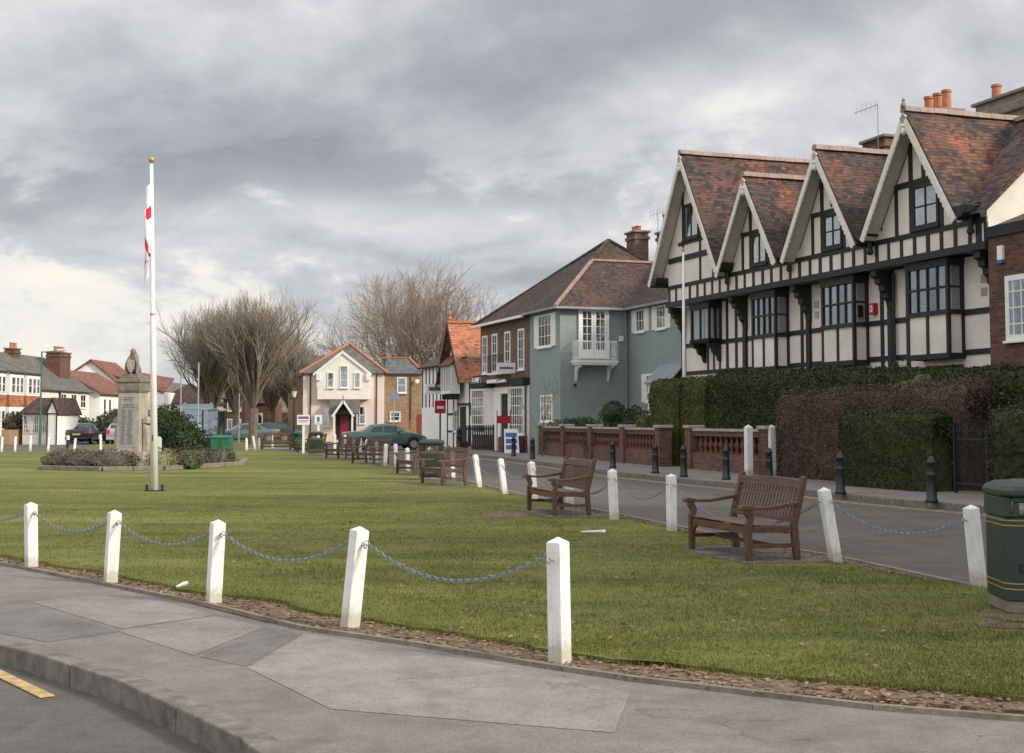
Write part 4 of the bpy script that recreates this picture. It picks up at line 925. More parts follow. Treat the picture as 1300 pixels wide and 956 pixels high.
# ================================================================== CARS
def car(loc, yaw, mat, lb, hatch=False, L=4.6, s=1.0):
    r = empty('parked_car', (loc[0],loc[1],0), yaw); zr = 1.42
    st = [(0.0,.50,.80,.80,.74),(.06,.34,.97,.97,.80),(.5,.24,1.0,1.0,.85),(.95,.22,.96,1.03,.87),(1.55,.22,.94,1.36,.88),(2.2,.22,.92,zr,.88),(2.75,.22,.92,1.38,.88),(3.45,.22,.92,.97,.87),(4.0,.22,.86,.88,.85),(4.4,.26,.74,.77,.80),(4.56,.36,.62,.62,.70)]
    if hatch: st = [(0.0,.45,.85,.85,.74),(.05,.30,1.0,1.05,.80),(.35,.24,.98,1.34,.84),(.9,.22,.96,1.44,.86),(1.7,.22,.95,1.48,.87),(2.3,.22,.93,1.42,.87),(3.05,.22,.93,1.0,.86),(3.5,.24,.86,.90,.84),(3.85,.28,.72,.74,.78),(3.95,.36,.60,.60,.70)]; L = 3.95
    rings = []
    for x,zb,zbelt,zt,hw in st:
        rh = hw*.72 if zt-zbelt > .1 else hw*.9
        half = [(hw*.82,zb),(hw*.98,zb+.10),(hw,.55 if zbelt>.7 else zb+.18),(hw*.97,zbelt-.03),(hw*.955,zbelt),(rh+.03,max(zt-.06,zbelt+.001)),(rh*.85,zt),(rh*.4,zt+.015)]
        rings.append([(x,-y_,z) for y_,z in half]+[(x,y_,z) for y_,z in half[::-1]])
    m = MB(); n = 16; vs = [p for g in rings for p in g]
    fs = [(i*n+j,(i+1)*n+j,(i+1)*n+(j+1)%n,i*n+(j+1)%n) for i in range(len(rings)-1) for j in range(n)]+[tuple(range(n)),tuple(range((len(rings)-1)*n,len(rings)*n))]
    m.add(vs, fs); b = m.build('body', M[mat], r, smooth=True)
    e = b.modifiers.new('es','EDGE_SPLIT'); e.split_angle = R(38)
    # glass
    def topz(x):
        for a,c in zip(st,st[1:]):
            if a[0] <= x <= c[0]:
                t = (x-a[0])/(c[0]-a[0]); return [a[k]+(c[k]-a[k])*t for k in range(5)]
    def side_glass(xs, nm):
        for sg in (-1,1):
            g = MB(); lo = []; hi = []
            for x in xs:
                _,zb,zbelt,zt,hw = topz(x); rh = hw*.72+.03
                def pt(t): return (x, sg*(hw*.955+(rh-hw*.955)*t+.012), zbelt+(zt-.06-zbelt)*t)
                lo.append(pt(.08)); hi.append(pt(.9))
            for i in range(len(xs)-1): g.poly([lo[i],lo[i+1],hi[i+1],hi[i]])
            g.build(nm, M['carglass'], r)
    if hatch: side_glass([.55,.9,1.3],'side_window'); side_glass([1.38,1.7,2.2],'side_window'); side_glass([2.26,2.35,2.75],'side_window')
    else: side_glass([1.35,1.55,2.05],'side_window'); side_glass([2.12,2.4,2.75,3.0],'side_window')
    def screen(xa, xb, nm):
        A = topz(xa); B = topz(xb); ya = A[4]*.66; yb = B[4]*.62
        MB().poly([(xa,-ya,A[3]+.022),(xa,ya,A[3]+.022),(xb,yb,B[3]+.016),(xb,-yb,B[3]+.016)]).build(nm, M['carglass'], r)
    if hatch: screen(.07,.33,'rear_window'); screen(2.98,2.36,'windscreen')
    else: screen(1.02,1.52,'rear_window'); screen(3.36,2.8,'windscreen')
    for wx in ((.85, L-.85) if not hatch else (.7, 3.25)):
        for sg in (-1,1):
            yy = sg*.80; MB().tube([(wx,sg*.70,.36),(wx,sg*.888,.36)], .37, 20).build('wheel_arch', M['dark'], r)
            w = MB().tube([(wx,sg*.72,.31),(wx,sg*.895,.31)], .31, 20).build('wheel', M['tyre'], r); MB().tube([(wx,sg*.89,.31),(wx,sg*.903,.31)], .20, 14).build('rim', M['alloy'], w)
    for sg in (-1,1):
        MB().box(-.02,.12,sg*.68-.13,sg*.68+.13,.70 if not hatch else .72,.86 if not hatch else 1.0).build('rear_lamp', M['redlamp'], r, bevel=.02)
        MB().box(L-.22,L-.06,sg*.60-.13,sg*.60+.13,.58,.70).build('headlight', M['clearlamp'], r, bevel=.02); MB().box(L-.36,L-.22,sg*.80-.03,sg*.80+.02,.60,.68).build('indicator', M['amber'], r, bevel=.01)
        MB().box(L-1.75,L-1.6,sg*.99-.07,sg*.99+.07,.95,1.06).build('mirror', M[mat], r, bevel=.02)
    MB().box(-.035,-.005,-.26,.26,.62,.73).build('number_plate', M['plate'], r); MB().box(-.03,.06,-.78,.78,.34,.50).build('bumper', M[mat], r, bevel=.02); MB().box(L-.08,L+.02,-.72,.72,.32,.48).build('bumper', M[mat], r, bevel=.02)
    o_off = Vector((L/2,0,0)); r.location = Vector((loc[0],loc[1],0))-Matrix.Rotation(yaw,3,'Z')@o_off
    r.scale = (s,s,s); tag(r, lb, 'car'); return r
car((-7.05,72.6), R(17), 'car_green', 'dark green saloon car before the pink house')
car((-29.6,90.5), R(97), 'car_navy', 'dark navy saloon parked by the garden hedge on the left')
car((-26.3,88.5), R(99), 'car_silver', 'silver hatchback half hidden by the war memorial', True)
car((-19.4,96), R(200), 'car_teal', 'slate coloured car seen beyond the green grit bin')
car((-18.2,97.5), R(190), 'car_black', 'black car partly behind the facing bench', True)
# ================================================================== VEGETATION
def leaves_on(pts, nrm, size, spread, rs):
    n = len(pts); pts = pts+nrm*((rs.rand(n,1)-.35)*spread)+(rs.rand(n,3)-.5)*size
    a = rs.normal(size=(n,3)); a /= np.linalg.norm(a,axis=1,keepdims=True); b = rs.normal(size=(n,3)); b -= a*(a*b).sum(1,keepdims=True); b /= np.linalg.norm(b,axis=1,keepdims=True)
    s = size*(.6+.8*rs.rand(n,1)); w = s*.5
    return np.stack([pts-a*s, pts-b*w, pts+a*s, pts+b*w],1).reshape(-1,3)
def join_obj(name, mb, V, mat, parent=None):
    """core mesh plus loose leaf quads as ONE object"""
    o = len(mb.v); mb.v.extend(map(tuple, V.tolist())); k = len(V)//4
    mb.f.extend([(o+4*i,o+4*i+1,o+4*i+2,o+4*i+3) for i in range(k)]); mb.m.extend([0]*k)
    return mb.build(name, M[mat], parent, recalc=False)
def hedge_block(name, path, width, h, z0, mat, label, dens=260, size=.045, rough=.06, group=None, round_=0.25, cat='hedge', spread=.09, twigs=0, seed=1, htop=None, nz=None):
    """clipped hedge following a path"""
    rs = np.random.RandomState(seed); P = [Vector((x,y,0)) for x,y in path]; o0 = P[0].copy()
    # resample
    segs = []; 
    for a,b in zip(P,P[1:]):
        n = max(1,int((b-a).length/.3)); segs += [a.lerp(b,i/n) for i in range(n)]
    segs.append(P[-1]); K = 16; rings = []
    for i,p in enumerate(segs):
        t = (segs[min(i+1,len(segs)-1)]-segs[max(i-1,0)]).normalized(); s = Vector((-t.y,t.x,0)); endf = min(i, len(segs)-1-i)*.3
        k = 1-.35*max(0,1-endf/.35)**2
        H = h if htop is None else h+(htop-h)*i/(len(segs)-1)
        ring = []
        for j in range(K):
            a = j/(K-1)*math.pi; c_, s_ = math.cos(a), math.sin(a)
            ex = .28
            u = math.copysign(abs(c_)**ex, c_)*width/2*k; v = (abs(s_)**ex)*(H-z0)*(1-.10*(1-k)) if True else 0
            q = p+s*u+Vector((0,0,z0+v)); nn = (s*c_+Vector((0,0,s_))).normalized()
            d = mnoise.noise(q*1.3)*rough*1.2+mnoise.noise(q*4)*rough*.6
            ring.append((q+nn*d-o0, nn))
        rings.append(ring)
    mb = MB(); vs = [q-n_*.05 for r_ in rings for q,n_ in r_]; fs = [(i*K+j,(i+1)*K+j,(i+1)*K+j+1,i*K+j+1) for i in range(len(rings)-1) for j in range(K-1)]+[tuple(range(K)),tuple(range((len(rings)-1)*K,len(rings)*K))]
    mb.add(vs, fs)
    # area weighted sampling
    pts = []; nr = []
    for i in range(len(rings)-1):
        for j in range(K-1):
            a,b,c,d = rings[i][j][0],rings[i+1][j][0],rings[i+1][j+1][0],rings[i][j+1][0]; ar = (b-a).cross(d-a).length; m_ = ar*dens; n = int(m_)+(1 if rs.rand() < m_%1 else 0)
            for _ in range(n):
                u,v = rs.rand(),rs.rand(); pts.append(a*(1-u)*(1-v)+b*u*(1-v)+c*u*v+d*(1-u)*v); nr.append(rings[i][j][1])
    for ri, sgn in ((0,-1),(len(rings)-1,1)):
        cen = sum((q for q,_ in rings[ri]), Vector())/K; t = (segs[1]-segs[0]).normalized()*sgn if ri == 0 else (segs[-1]-segs[-2]).normalized()
        if ri == 0: t = -(segs[1]-segs[0]).normalized()
        for _ in range(int(dens*width*(h-z0)*.9)):
            j = rs.randint(0,K-1); u = rs.rand()**.5; e = rings[ri][j][0].lerp(rings[ri][j+1][0], rs.rand()); pts.append(cen.lerp(e,u)+t*.04); nr.append(t)
    pa, na = np.array(pts), np.array(nr); V = leaves_on(pa, na, size, spread, rs)
    ix = rs.rand(len(pa)) < .035; V = np.concatenate([V, leaves_on(pa[ix]+na[ix]*.02, na[ix], size, .16, rs)])
    o = join_obj(name, mb, V, mat); o.location = o0; tag(o, label, cat, group); return o
def bush(name, parts, mat, label, dens=260, size=.045, seed=1, loc=(0,0,0), cat='shrub', spread=.12, parent=None, group=None):
    rs = np.random.RandomState(seed); mb = MB(); pts = []; nr = []
    for (c, r_) in parts:
        mb.blob(c, (r_[0]*.88,r_[1]*.88,r_[2]*.88), .12, 1.5, 16)
        ar = 4*math.pi*((r_[0]*r_[1]+r_[0]*r_[2]+r_[1]*r_[2])/3); n = int(ar*dens); d = rs.normal(size=(n,3)); d /= np.linalg.norm(d,axis=1,keepdims=True)
        q = np.array([1+.24*mnoise.noise((Vector(e)+Vector(c))*1.5) for e in d])[:,None]; pts.append(np.array(c)+d*np.array(r_)*q); nr.append(d)
    pts = np.concatenate(pts); nr = np.concatenate(nr); k = pts[:,2] > .02; V = leaves_on(pts[k], nr[k], size, spread, rs)
    o = join_obj(name, mb, V, mat, parent); o.location = loc
    if label: tag(o, label, cat, group)
    return o
# clipped hedges of the front gardens
GH = .1
hedge_block('hedge', [(7.85,30.4),(8.95,27.35)], .9, 1.82, GH, 'privet', 'low clipped green hedge in front of the brown hedge', 900, .028, seed=2, htop=1.76)
hedge_block('hedge', [(9.6,25.7),(12.5,18.4),(14,14.5)], 1.0, 1.86, GH, 'privet', 'clipped green hedge at the right edge beyond the dark gate', 700, .030, seed=3)
hedge_block('hedge', [(7.6,35.3),(9.15,30.2),(9.95,27.9)], 1.25, 2.28, GH, 'beech', 'brown leafless clipped hedge behind the bollards', 900, .028, seed=4, spread=.16, htop=2.42, rough=.07)
hedge_block('hedge', [(6.75,40.2),(8.0,36.0),(9.9,31.5),(11.6,27.6),(12.9,24.4)], 1.7, 3.08, GH, 'privet', 'tall dark green hedge below the timbered facade', 650, .036, seed=5, htop=2.62, rough=.12)
hedge_block('yew_bush', [(5.05,44.5),(5.75,43.0)], 1.25, 2.95, .1, 'yew', 'rounded yellow green clipped yew behind the balustrade wall, left one', 800, .032, .12, cat='shrub', seed=6)
hedge_block('yew_bush', [(5.95,42.6),(6.4,41.4)], 1.2, 2.98, .1, 'yew', 'rounded clipped yew against the left end of the tall hedge', 800, .032, .12, cat='shrub', seed=7)
bush('topiary_ball', [((0,0,1.75),(.48,.48,.46))], 'shrub', None, 420, .045, 8, (3.95,50.8,.1))
tb = COL.objects[-1]; tb.name = 'topiary_tree'; tag(tb, 'clipped ball topiary on a thin stem before the blue house', 'topiary'); MB().tube([(0,0,0),(0,0,1.5)],.04,6).build('stem', M['bark'], tb)
bush('shrub', [((0,0,.75),(.62,.6,.75))], 'shrub', 'dark rounded shrub behind the balustrade, second from the left', 300,.05,9,(2.62,56.2,.1))
bush('shrub', [((0,0,.78),(.6,.6,.78))], 'shrub', 'dark rounded shrub between the left round shrub and the topiary ball', 300,.05,10,(3.1,54.6,.1))
bush('shrub', [((0,0,.7),(.55,.5,1.1)),((.1,0,1.3),(.35,.35,.75))], 'shrub', 'pointed dark evergreen right of the topiary ball', 300,.05,11,(4.55,49.3,.1))
bush('shrub', [((0,0,.7),(.9,.5,.75)),((.5,-.4,.5),(.8,.5,.8))], 'shrub2', 'loose olive green shrub under the topiary ball', 220,.06,12,(3.75,50.3,.1), spread=.3)
bush('shrub', [((0,0,.8),(.6,.6,1.0))], 'yew', 'light green shrub between the pointed evergreen and the yew', 220,.06,13,(4.9,47.6,.1))
bush('shrub', [((0,0,.6),(.5,.5,.75)),((.9,.3,.6),(.5,.5,.6))], 'shrub2', 'low olive shrub at the foot of the blue corner', 220,.06,14,(1.95,56.6,.1), spread=.3)
bush('shrub', [((0,0,1.25),(.8,.8,1.05)),((1.0,-2,1.25),(.9,1.2,1.1)),((2.2,-4.5,1.0),(.9,1.4,.9))], 'shrub', 'dark evergreen shrubs showing over the hedge at the right edge', 260,.07,15,(10.75,28.4,.1), spread=.3)
bush('shrub', [((0,0,0),(.55,.3,.3)),((.3,.1,.25),(.3,.3,.2))], 'yew', 'sprig of yellow green leaves growing on top of the brown hedge', 80,.05,16,(9.2,30.1,2.25), spread=.3)
# memorial planting
for i,(x,y,rx,rz_,lb,mt) in enumerate([(-14.4,42.2,.60,.40,'grey brown heather mound at the left end of the memorial bed','heather'),(-13.55,41.7,.7,.36,'long grey brown heather left of centre before the memorial','heather'),
    (-12.6,41.3,.75,.38,'grey brown heather directly before the memorial steps','heather'),(-10.75,43.8,.75,.40,'brown heather mound right of the flagpole','heather'),(-10.1,45.3,.5,.36,'brown heather at the right end of the memorial bed','heather'),
    (-11.1,41.5,.42,.42,'pale yellow green cushion shrub just right of the flagpole','santolina'),(-10.35,42.4,.26,.28,'small grey green cushion shrub near the right bed kerb','shrub2')]):
    bush('heather' if mt == 'heather' else 'shrub', [((0,0,.18),(rx,.6,rz_)),((rx*.4,.2,.16),(rx*.6,.5,rz_*.9))], mt, lb, 380, .035, 20+i, (x,y,.09), spread=.12)
bush('shrub', [((0,0,.75),(.72,.6,.85)),((-.3,.2,.85),(.5,.5,.85)),((.4,0,.55),(.5,.45,.6))], 'shrub', 'dark green rounded shrub right of the flagpole, in the memorial bed', 360,.06,30,(-12.05,47.6,.09), spread=.3)
# left side garden hedges by the cottages
bush('shrub', [((0,0,.7),(1.6,1,1.1)),((2.2,3,.8),(1.6,1,1.2))], 'shrub2', 'olive garden hedge before the cream cottages', 90,.12,31,(-33.2,99,.1), spread=.4)
bush('shrub', [((0,0,1.0),(2.6,1,1.4)),((3.4,1,1.0),(2.0,1,1.6))], 'shrub', 'dark garden hedge behind the navy car', 80,.12,32,(-32.8,110,.1), spread=.4)
bush('shrub', [((0,0,.45),(.9,.9,.55))], 'heather', 'trimmed brown bush on the left garden wall', 150,.08,33,(-34.0,88.8,1.0), spread=.2)
bush('shrub', [((0,0,.3),(.5,2.6,.6))], 'shrub', 'low dark hedge below the brown-roofed shop', 120,.08,34,(-32.4,92.5,.1), spread=.2)
# ---------------------------------------------------------------- bare trees
def tube_np(a, b, ra, rb, n):
    t = (b-a); L = np.linalg.norm(t); t = t/L; up = np.array([0,0,1.]) if abs(t[2]) < .9 else np.array([1.,0,0]); s = np.cross(t,up); s /= np.linalg.norm(s); u = np.cross(s,t)
    an = np.arange(n)*2*math.pi/n; c = np.outer(np.cos(an),s)+np.outer(np.sin(an),u); return np.concatenate([a+c*ra, b+c*rb])
class Tree:
    def __init__(S, seed): S.rs = np.random.RandomState(seed); S.lim = ([],[]); S.tw = ([],[])
    def seg(S, a, b, ra, rb):
        V,Fc = S.lim if ra > .03 else S.tw; n = 7 if ra > .08 else (4 if ra > .02 else 3); o = len(V); V.extend(tube_np(a,b,ra,rb,n).tolist())
        Fc.extend([(o+j,o+(j+1)%n,o+n+(j+1)%n,o+n+j) for j in range(n)])
    def grow(S, p, d, L, r, depth, spread, upb, nch, wob=.12, segs=3, minr=.008, ratio=.72):
        rs = S.rs; d = d/np.linalg.norm(d)
        for k in range(segs):
            d2 = d+rs.normal(size=3)*wob+np.array([0,0,upb]); d2 /= np.linalg.norm(d2); q = p+d2*L/segs; r2 = max(minr*.6, r*(1-.22/segs*1.3))
            S.seg(p,q,r,r2)
            if depth > 0 and k >= 1 and rs.rand() < .75: S.child(q,d2,L,r2*.55,depth-1,spread*1.15,upb,nch,wob,segs,minr,ratio)
            p, d, r = q, d2, r2
        if depth > 0:
            for _ in range(nch): S.child(p,d,L,r*.72,depth-1,spread,upb,nch,wob,segs,minr,ratio)
    def child(S, p, d, L, r, depth, spread, upb, nch, wob, segs, minr, ratio):
        rs = S.rs; v = rs.normal(size=3); v -= d*v.dot(d); v /= np.linalg.norm(v); a = spread*(.6+.7*rs.rand())
        S.grow(p, d*math.cos(a)+v*math.sin(a), L*ratio*(.75+.5*rs.rand()), max(r,minr), depth, spread, upb, nch, wob, segs, minr, ratio)
    def build(S, name, label, loc, twig='twig', group='bare winter trees beyond the green', s=1):
        r = empty(name, loc); 
        for (V,Fc),nm,mt in ((S.lim,'trunk','bark'),(S.tw,'crown',twig)):
            m = MB(); m.v = V; m.f = Fc; m.m = [0]*len(Fc); m.build(nm, M[mt], r, recalc=False)
        r.scale = (s,s,s); tag(r, label, 'tree', group); return r
up = np.array([0,0,1.])
def lime(seed, H, th, nst, rad, depth=3, nch=2, minr=.009, upb=.10, spread=.38, r0=.30):
    T_ = Tree(seed); T_.seg(np.zeros(3), up*th*.6, r0, r0*.9); T_.seg(up*th*.6, up*th+np.array([.05,0,0]), r0*.9, r0*1.05); rs = T_.rs
    for i in range(nst):
        a = 2*math.pi*(i+rs.rand()*.6)/nst; e = rad*(.25+.75*rs.rand()); d = np.array([math.cos(a)*e, math.sin(a)*e, 1.]); L = (H-th)*.40*(.8+.3*rs.rand())
        T_.grow(up*(th-.3+.3*rs.rand()), d, L, r0*.42, depth, spread, upb, nch, .10, 4, minr, .66)
    return T_
def X(px, Y): return (px-650)/FPX*Y
t1 = lime(1, 8.8, 2.2, 22, .80, 4, 2, .0075, upb=.12, spread=.44); o1 = t1.build('lime_tree', 'bare many stemmed tree behind the phone box', (X(270,88),88,0))
t2 = lime(2, 9.1, 2.4, 22, .72, 4, 2, .0075, upb=.12, spread=.42); o2 = t2.build('lime_tree', 'bare tree with tall straight shoots left of the middle, above the facing bench', (X(322,84),84,0))
o = copy_tree(o1); o.location = (X(372,105),105,0); o.rotation_euler.z = 2; o.scale = (.86,.86,.90); tag(o, 'bare tree directly left of the pink house', 'tree', 'bare winter trees beyond the green')
o = copy_tree(o2); o.location = (X(345,110),110,0); o.rotation_euler.z = 1; o.scale = (.9,.9,1.0); tag(o, 'bare tree behind the second lime, seen through its shoots', 'tree', 'bare winter trees beyond the green')
o = copy_tree(o1); o.location = (X(300,125),125,0); o.rotation_euler.z = 4; o.scale = (1,1,1.05); tag(o, 'farther bare tree between the two front limes', 'tree', 'bare winter trees beyond the green')
T_ = Tree(7); T_.seg(np.zeros(3), up*4.0, .5, .4)
for i in range(15):
    a = 2*math.pi*i/15+.3*T_.rs.rand(); e = .3+1.2*T_.rs.rand(); T_.grow(up*(3.2+1.3*T_.rs.rand()), np.array([math.cos(a)*e,math.sin(a)*e,1.]), 4.7, .15, 4, .56, .05, 2, .12, 4, .012, .66)
T_.build('oak_tree', 'large spreading bare tree rising behind the pink house', (X(502,128),128,0), s=1.0)
T2 = Tree(8); T2.seg(np.zeros(3), up*3.0, .5, .42)
for i in range(15):
    a = 2*math.pi*i/15+.3*T2.rs.rand(); e = .2+.75*T2.rs.rand(); T2.grow(up*(1.2+2.2*T2.rs.rand()), np.array([math.cos(a)*e,math.sin(a)*e,1.]), 4.8, .12, 4, .5, .07, 2, .10, 4, .011, .65)
T2.build('ash_tree', 'dense reddish bare tree left of the white timbered pub', (X(548,112),112,0), twig='twig_red', s=.98)
o = copy_tree(o2); o.location = (15.6,8.8,0); o.rotation_euler.z = 2.2; o.scale = (1.2,1.2,1.15); tag(o, 'bare tree added for its shade beside the lane, beyond the right edge of the picture', 'tree', 'bare winter trees beyond the green')  # unseen tree, added to throw soft shade over the right side of the lawn
o = copy_tree(o1); o.location = (16.5,14.5,0); o.rotation_euler.z = 3.7; o.scale = (1.2,1.2,1.25); tag(o, 'bare tree added for its shade before the off-picture end of the brick house', 'tree', 'bare winter trees beyond the green')  # second unseen tree, likewise added for its shadow on the green
for (xx,yy,lb,sd) in ((16.4,4.6,'evergreen added for its shade by the lane nearest the camera, right of the picture',51),(17.6,9.0,'evergreen added for its shade by the lane behind the other one, right of the picture',52)):  # evergreens outside the view, added to block sun from the near-right lawn
    et = empty('added_shade_tree', (xx,yy,0)); MB().tube([(0,0,0),(.1,0,2.2),(0,.1,5)], [.28,.22,.12], 9).build('trunk', M['bark'], et)
    bush('crown', [((0,0,6.2),(2.7,2.7,2.9)),((1.4,.8,4.8),(1.9,1.8,1.9)),((-1.3,-.6,5.0),(1.9,1.9,2.0)),((.2,-1.0,7.6),(1.6,1.6,1.5))], 'shrub', None, 70, .16, sd, parent=et, spread=.6); tag(et, lb, 'tree', 'evergreens added for shade by the lane')
# young tree with stake beside the balustrade, distant woodland
T3 = Tree(9); T3.grow(np.zeros(3), up, 1.7, .035, 3, .5, .05, 2, .05, 4, .006, .5); T3.build('young_tree', 'thin young staked tree before the left balustrade panel', (1.25,54.0,.12), s=1.0)
rs = np.random.RandomState(44); mb = MB(); pts = []; 
for i in range(60):
    a = -1.15+1.5*i/59; d = 260+40*rs.rand(); x = math.sin(a)*d; y = math.cos(a)*d; h = 7+6*rs.rand()
    mb.blob((x,y,h*.45),(9,9,h*.5),.2,.4,10)
o = mb.build('distant_woodland', M['farwood'], recalc=False); tag(o, 'hazy line of distant bare woodland behind the houses', 'woodland', kind='stuff')
# ================================================================== TIMBERED HOUSE
TA = R(-71.05); T = Frame((5.85,48.7), TA); r = empty('timbered_house', (5.85,48.7,0), TA); TW = 17.85
MB().box(.05,TW-.02,.60,6.2,0,5.80).build('lower_wall', M['cream'], r)
uw = MB().box(0,TW,0,6.2,5.90,6.85)
GAB = [(2.05,2.62,7.0,11.25,7.2),(6.65,1.88,6.80,9.62,3.6),(10.95,1.88,6.80,9.66,3.6),(15.28,1.93,6.90,9.82,3.6)]
for cx,hw,zf,za,dp in GAB:
    k = (za-zf)/hw; w = hw-.18
    uw.slab([(cx-w,0,6.851),(cx+w,0,6.851),(cx+w,0,zf+.05),(cx,0,za-.24),(cx-w,0,zf+.05)], (0,.2,0))
uw.slab([(TW-.2,.01,6.851),(TW-.2,6.19,6.851),(TW-.2,3.1,9.62)], (.195,0,0))
uw.build('upper_wall', M['cream'], r)
# timber frame
tf = MB()
def hb(x0,x1,z0,z1,y=0,d=.035): tf.box(x0,x1,y-d,y+.02,z0,z1)
def vb(x,z0,z1,w=.13,y=0,d=.030): tf.box(x-w/2,x+w/2,y-d,y+.02,z0,z1)
hb(-.05,TW+.03,5.80,5.96,0,.10); hb(0,TW,5.965,6.0,0,.05); hb(0,TW,6.46,6.60)
x = .12
rr = random.Random(4)
while x < TW: vb(x,6.0,6.46,.12+rr.uniform(-.02,.02)); x += .575+rr.uniform(-.03,.03)
vb(17.55,6.0,7.0,.2); vb(17.0,6.6,7.0)
for i,(cx,hw,zf,za,dp) in enumerate(GAB):
    if i == 0:
        hb(.05,3.9,7.42,7.62); hb(.9,3.2,8.0,8.12)
        for xx in (1.28,2.62): vb(xx,6.6,10.0)
        vb(3.6,6.6,7.42); vb(2.05,9.5,10.9,.14)
    else:
        hb(cx-1.12,cx+1.0,7.84,8.00) if i == 3 else hb(cx-1.0,cx+.8,7.70,7.84)
        vb(cx-1.08 if i == 3 else cx-.95,6.6,7.84); vb(cx-.42,6.6,9.1,.16); vb(cx+.12,7.9,9.0); vb(cx+.85 if i == 3 else cx+.72,6.6,7.9)
        vb(cx+1.35,6.6,7.35)
# lower storey timbers
yl = .60
hb(.1,TW-.05,4.30,4.45,yl); hb(.1,TW-.05,3.28,3.42,yl); hb(.1,TW-.05,2.55,2.66,yl)
for xx in (.15,3.45,4.1,5.65,8.35,9.55,12.6,13.8,17.6): vb(xx,.1,5.8,.15,yl)
for xx in (2.0,2.45,2.9): vb(xx,3.42,4.3,.10,yl)
tf.build('timber_frame', M['timber'], r)
# roofs : one roof slope pair per gable, each a part
def gable_roof(cx,hw,zf,za,dp,mat='tile_mix'):
    m = MB(); y0 = -.5; ov = .16; k = (za-zf)/hw
    for s in (-1,1):
        a = (cx,y0,za); b = (cx+s*(hw+ov),y0,zf-ov*k); c = (cx+s*(hw+ov),dp,zf-ov*k); d = (cx,dp,za)
        # subdivided and sagging a little so that the tiles do not lie dead flat
        n = 10; q = 6; P = [[None]*(q+1) for _ in range(n+1)]
        for i in range(n+1):
            for j in range(q+1):
                u = i/n; v = j/q; p = Vector(a).lerp(Vector(b),v).lerp(Vector(d).lerp(Vector(c),v),u); p.z += mnoise.noise(p*.9)*.045-.03*math.sin(math.pi*u); P[i][j] = p
        for i in range(n):
            for j in range(q): m.poly([P[i][j],P[i+1][j],P[i+1][j+1],P[i][j+1]])
        for j in range(q):   # verge thickness
            m.poly([P[0][j],P[0][j+1],P[0][j+1]-Vector((0,0,.10)),P[0][j]-Vector((0,0,.10))])
        for i in range(n): m.poly([P[i][q],P[i+1][q],P[i+1][q]-Vector((0,0,.08)),P[i][q]-Vector((0,0,.08))])
        m.poly([Vector(a)-Vector((0,0,.12)),Vector(b)-Vector((0,0,.12)),Vector(c)-Vector((0,0,.12)),Vector(d)-Vector((0,0,.12))])
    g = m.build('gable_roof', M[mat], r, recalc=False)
    rm = MB(); 
    L = dp+.5; n = int(L/.42)
    for i in range(n):
        ya = -.52+L*i/n; yb = -.52+L*(i+1)/n-.012; z = za+rr.uniform(0,.012)+.02; rm.slab([(cx-.14,ya,z-.10),(cx+.14,ya,z-.10),(cx+.10,ya,z+.03),(cx,ya,z+.07),(cx-.10,ya,z+.03)], (0,yb-ya,0))
    rm.build('ridge_tiles', M['ridge'], g)
    for s in (-1,1):
        bb = MB(); a = Vector((cx,-.54,za-.10)); b = Vector((cx+s*(hw+.13),-.54,zf-.13*k-.10)); t = (b-a).normalized(); nn = Vector((-t.z*s,0,t.x*s)); 
        if nn.z > 0: nn = -nn
        bb.slab([a,b,b+nn*.16,a+nn*.16+Vector((0,0,-.05))], (0,.05,0))
        L = (b-a).length; n = int(L/.16)
        for i in range(n):     # carved lower lobes
            c = a+t*(L*(i+.5)/n)+nn*.16; bb.slab([c-t*.07,c+t*.07,c+t*.045+nn*.035,c-t*.045+nn*.035], (0,.04,0))
        bb.build('bargeboard', M['barge'], g)
        MB().slab([Vector((cx,-.485,za-.14)),Vector((cx+s*(hw+.1),-.485,zf-.1*k-.14)),Vector((cx+s*(hw+.1),-.002,zf-.1*k-.14)),Vector((cx,-.002,za-.14))], (0,0,-.02)).build('soffit', M['soffit'], g)
    MB().lathe([(.02,0),(.09,.06),(.10,.14),(.06,.2),(.10,.25),(.05,.32)], (cx,-.50,za-.72), 10).build('pendant', M['barge'], g)
    if cx > 14: MB().lathe([(.09,0),(.07,.08),(.03,.14),(.05,.17),(.015,.24)], (cx,-.5,za+.05), 8).build('finial', M['ridge'], g)
    return g
for g_ in GAB: gable_roof(*g_)
mr = MB()
def slope(m, A, B, C, D, n=14, q=6, amp=.05):
    A,B,C,D = map(Vector,(A,B,C,D)); P = []
    for i in range(n+1):
        row = []
        for j in range(q+1):
            p = A.lerp(B,i/n).lerp(D.lerp(C,i/n),j/q); p.z += mnoise.noise(p*.8)*amp*(1 if 0<j<q else .5); row.append(p)
        P.append(row)
    for i in range(n):
        for j in range(q): m.poly([P[i][j],P[i+1][j],P[i+1][j+1],P[i][j+1]])
slope(mr, (4.2,.08,7.02),(17.1,.08,7.02),(17.1,3.1,9.72),(4.2,3.1,9.72))
slope(mr, (17.1,-.32,6.66),(18.0,-.32,6.66),(18.0,3.1,9.72),(17.1,3.1,9.72), 3)
slope(mr, (.0,6.4,6.7),(18.0,6.4,6.7),(18.0,3.1,9.72),(.0,3.1,9.72))
mr.poly([(18.0,-.32,6.66),(18.0,3.1,9.72),(18.0,3.1,9.6),(18.0,-.32,6.54)]); mr.poly([(18.0,6.4,6.7),(18.0,3.1,9.72),(18.0,3.1,9.6),(18.0,6.4,6.58)])
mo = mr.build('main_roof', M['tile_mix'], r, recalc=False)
MB().beam((4.2,3.1,9.76),(18.02,3.1,9.76),.26,.12,(0,0,1)).build('ridge_tiles', M['ridge'], mo)
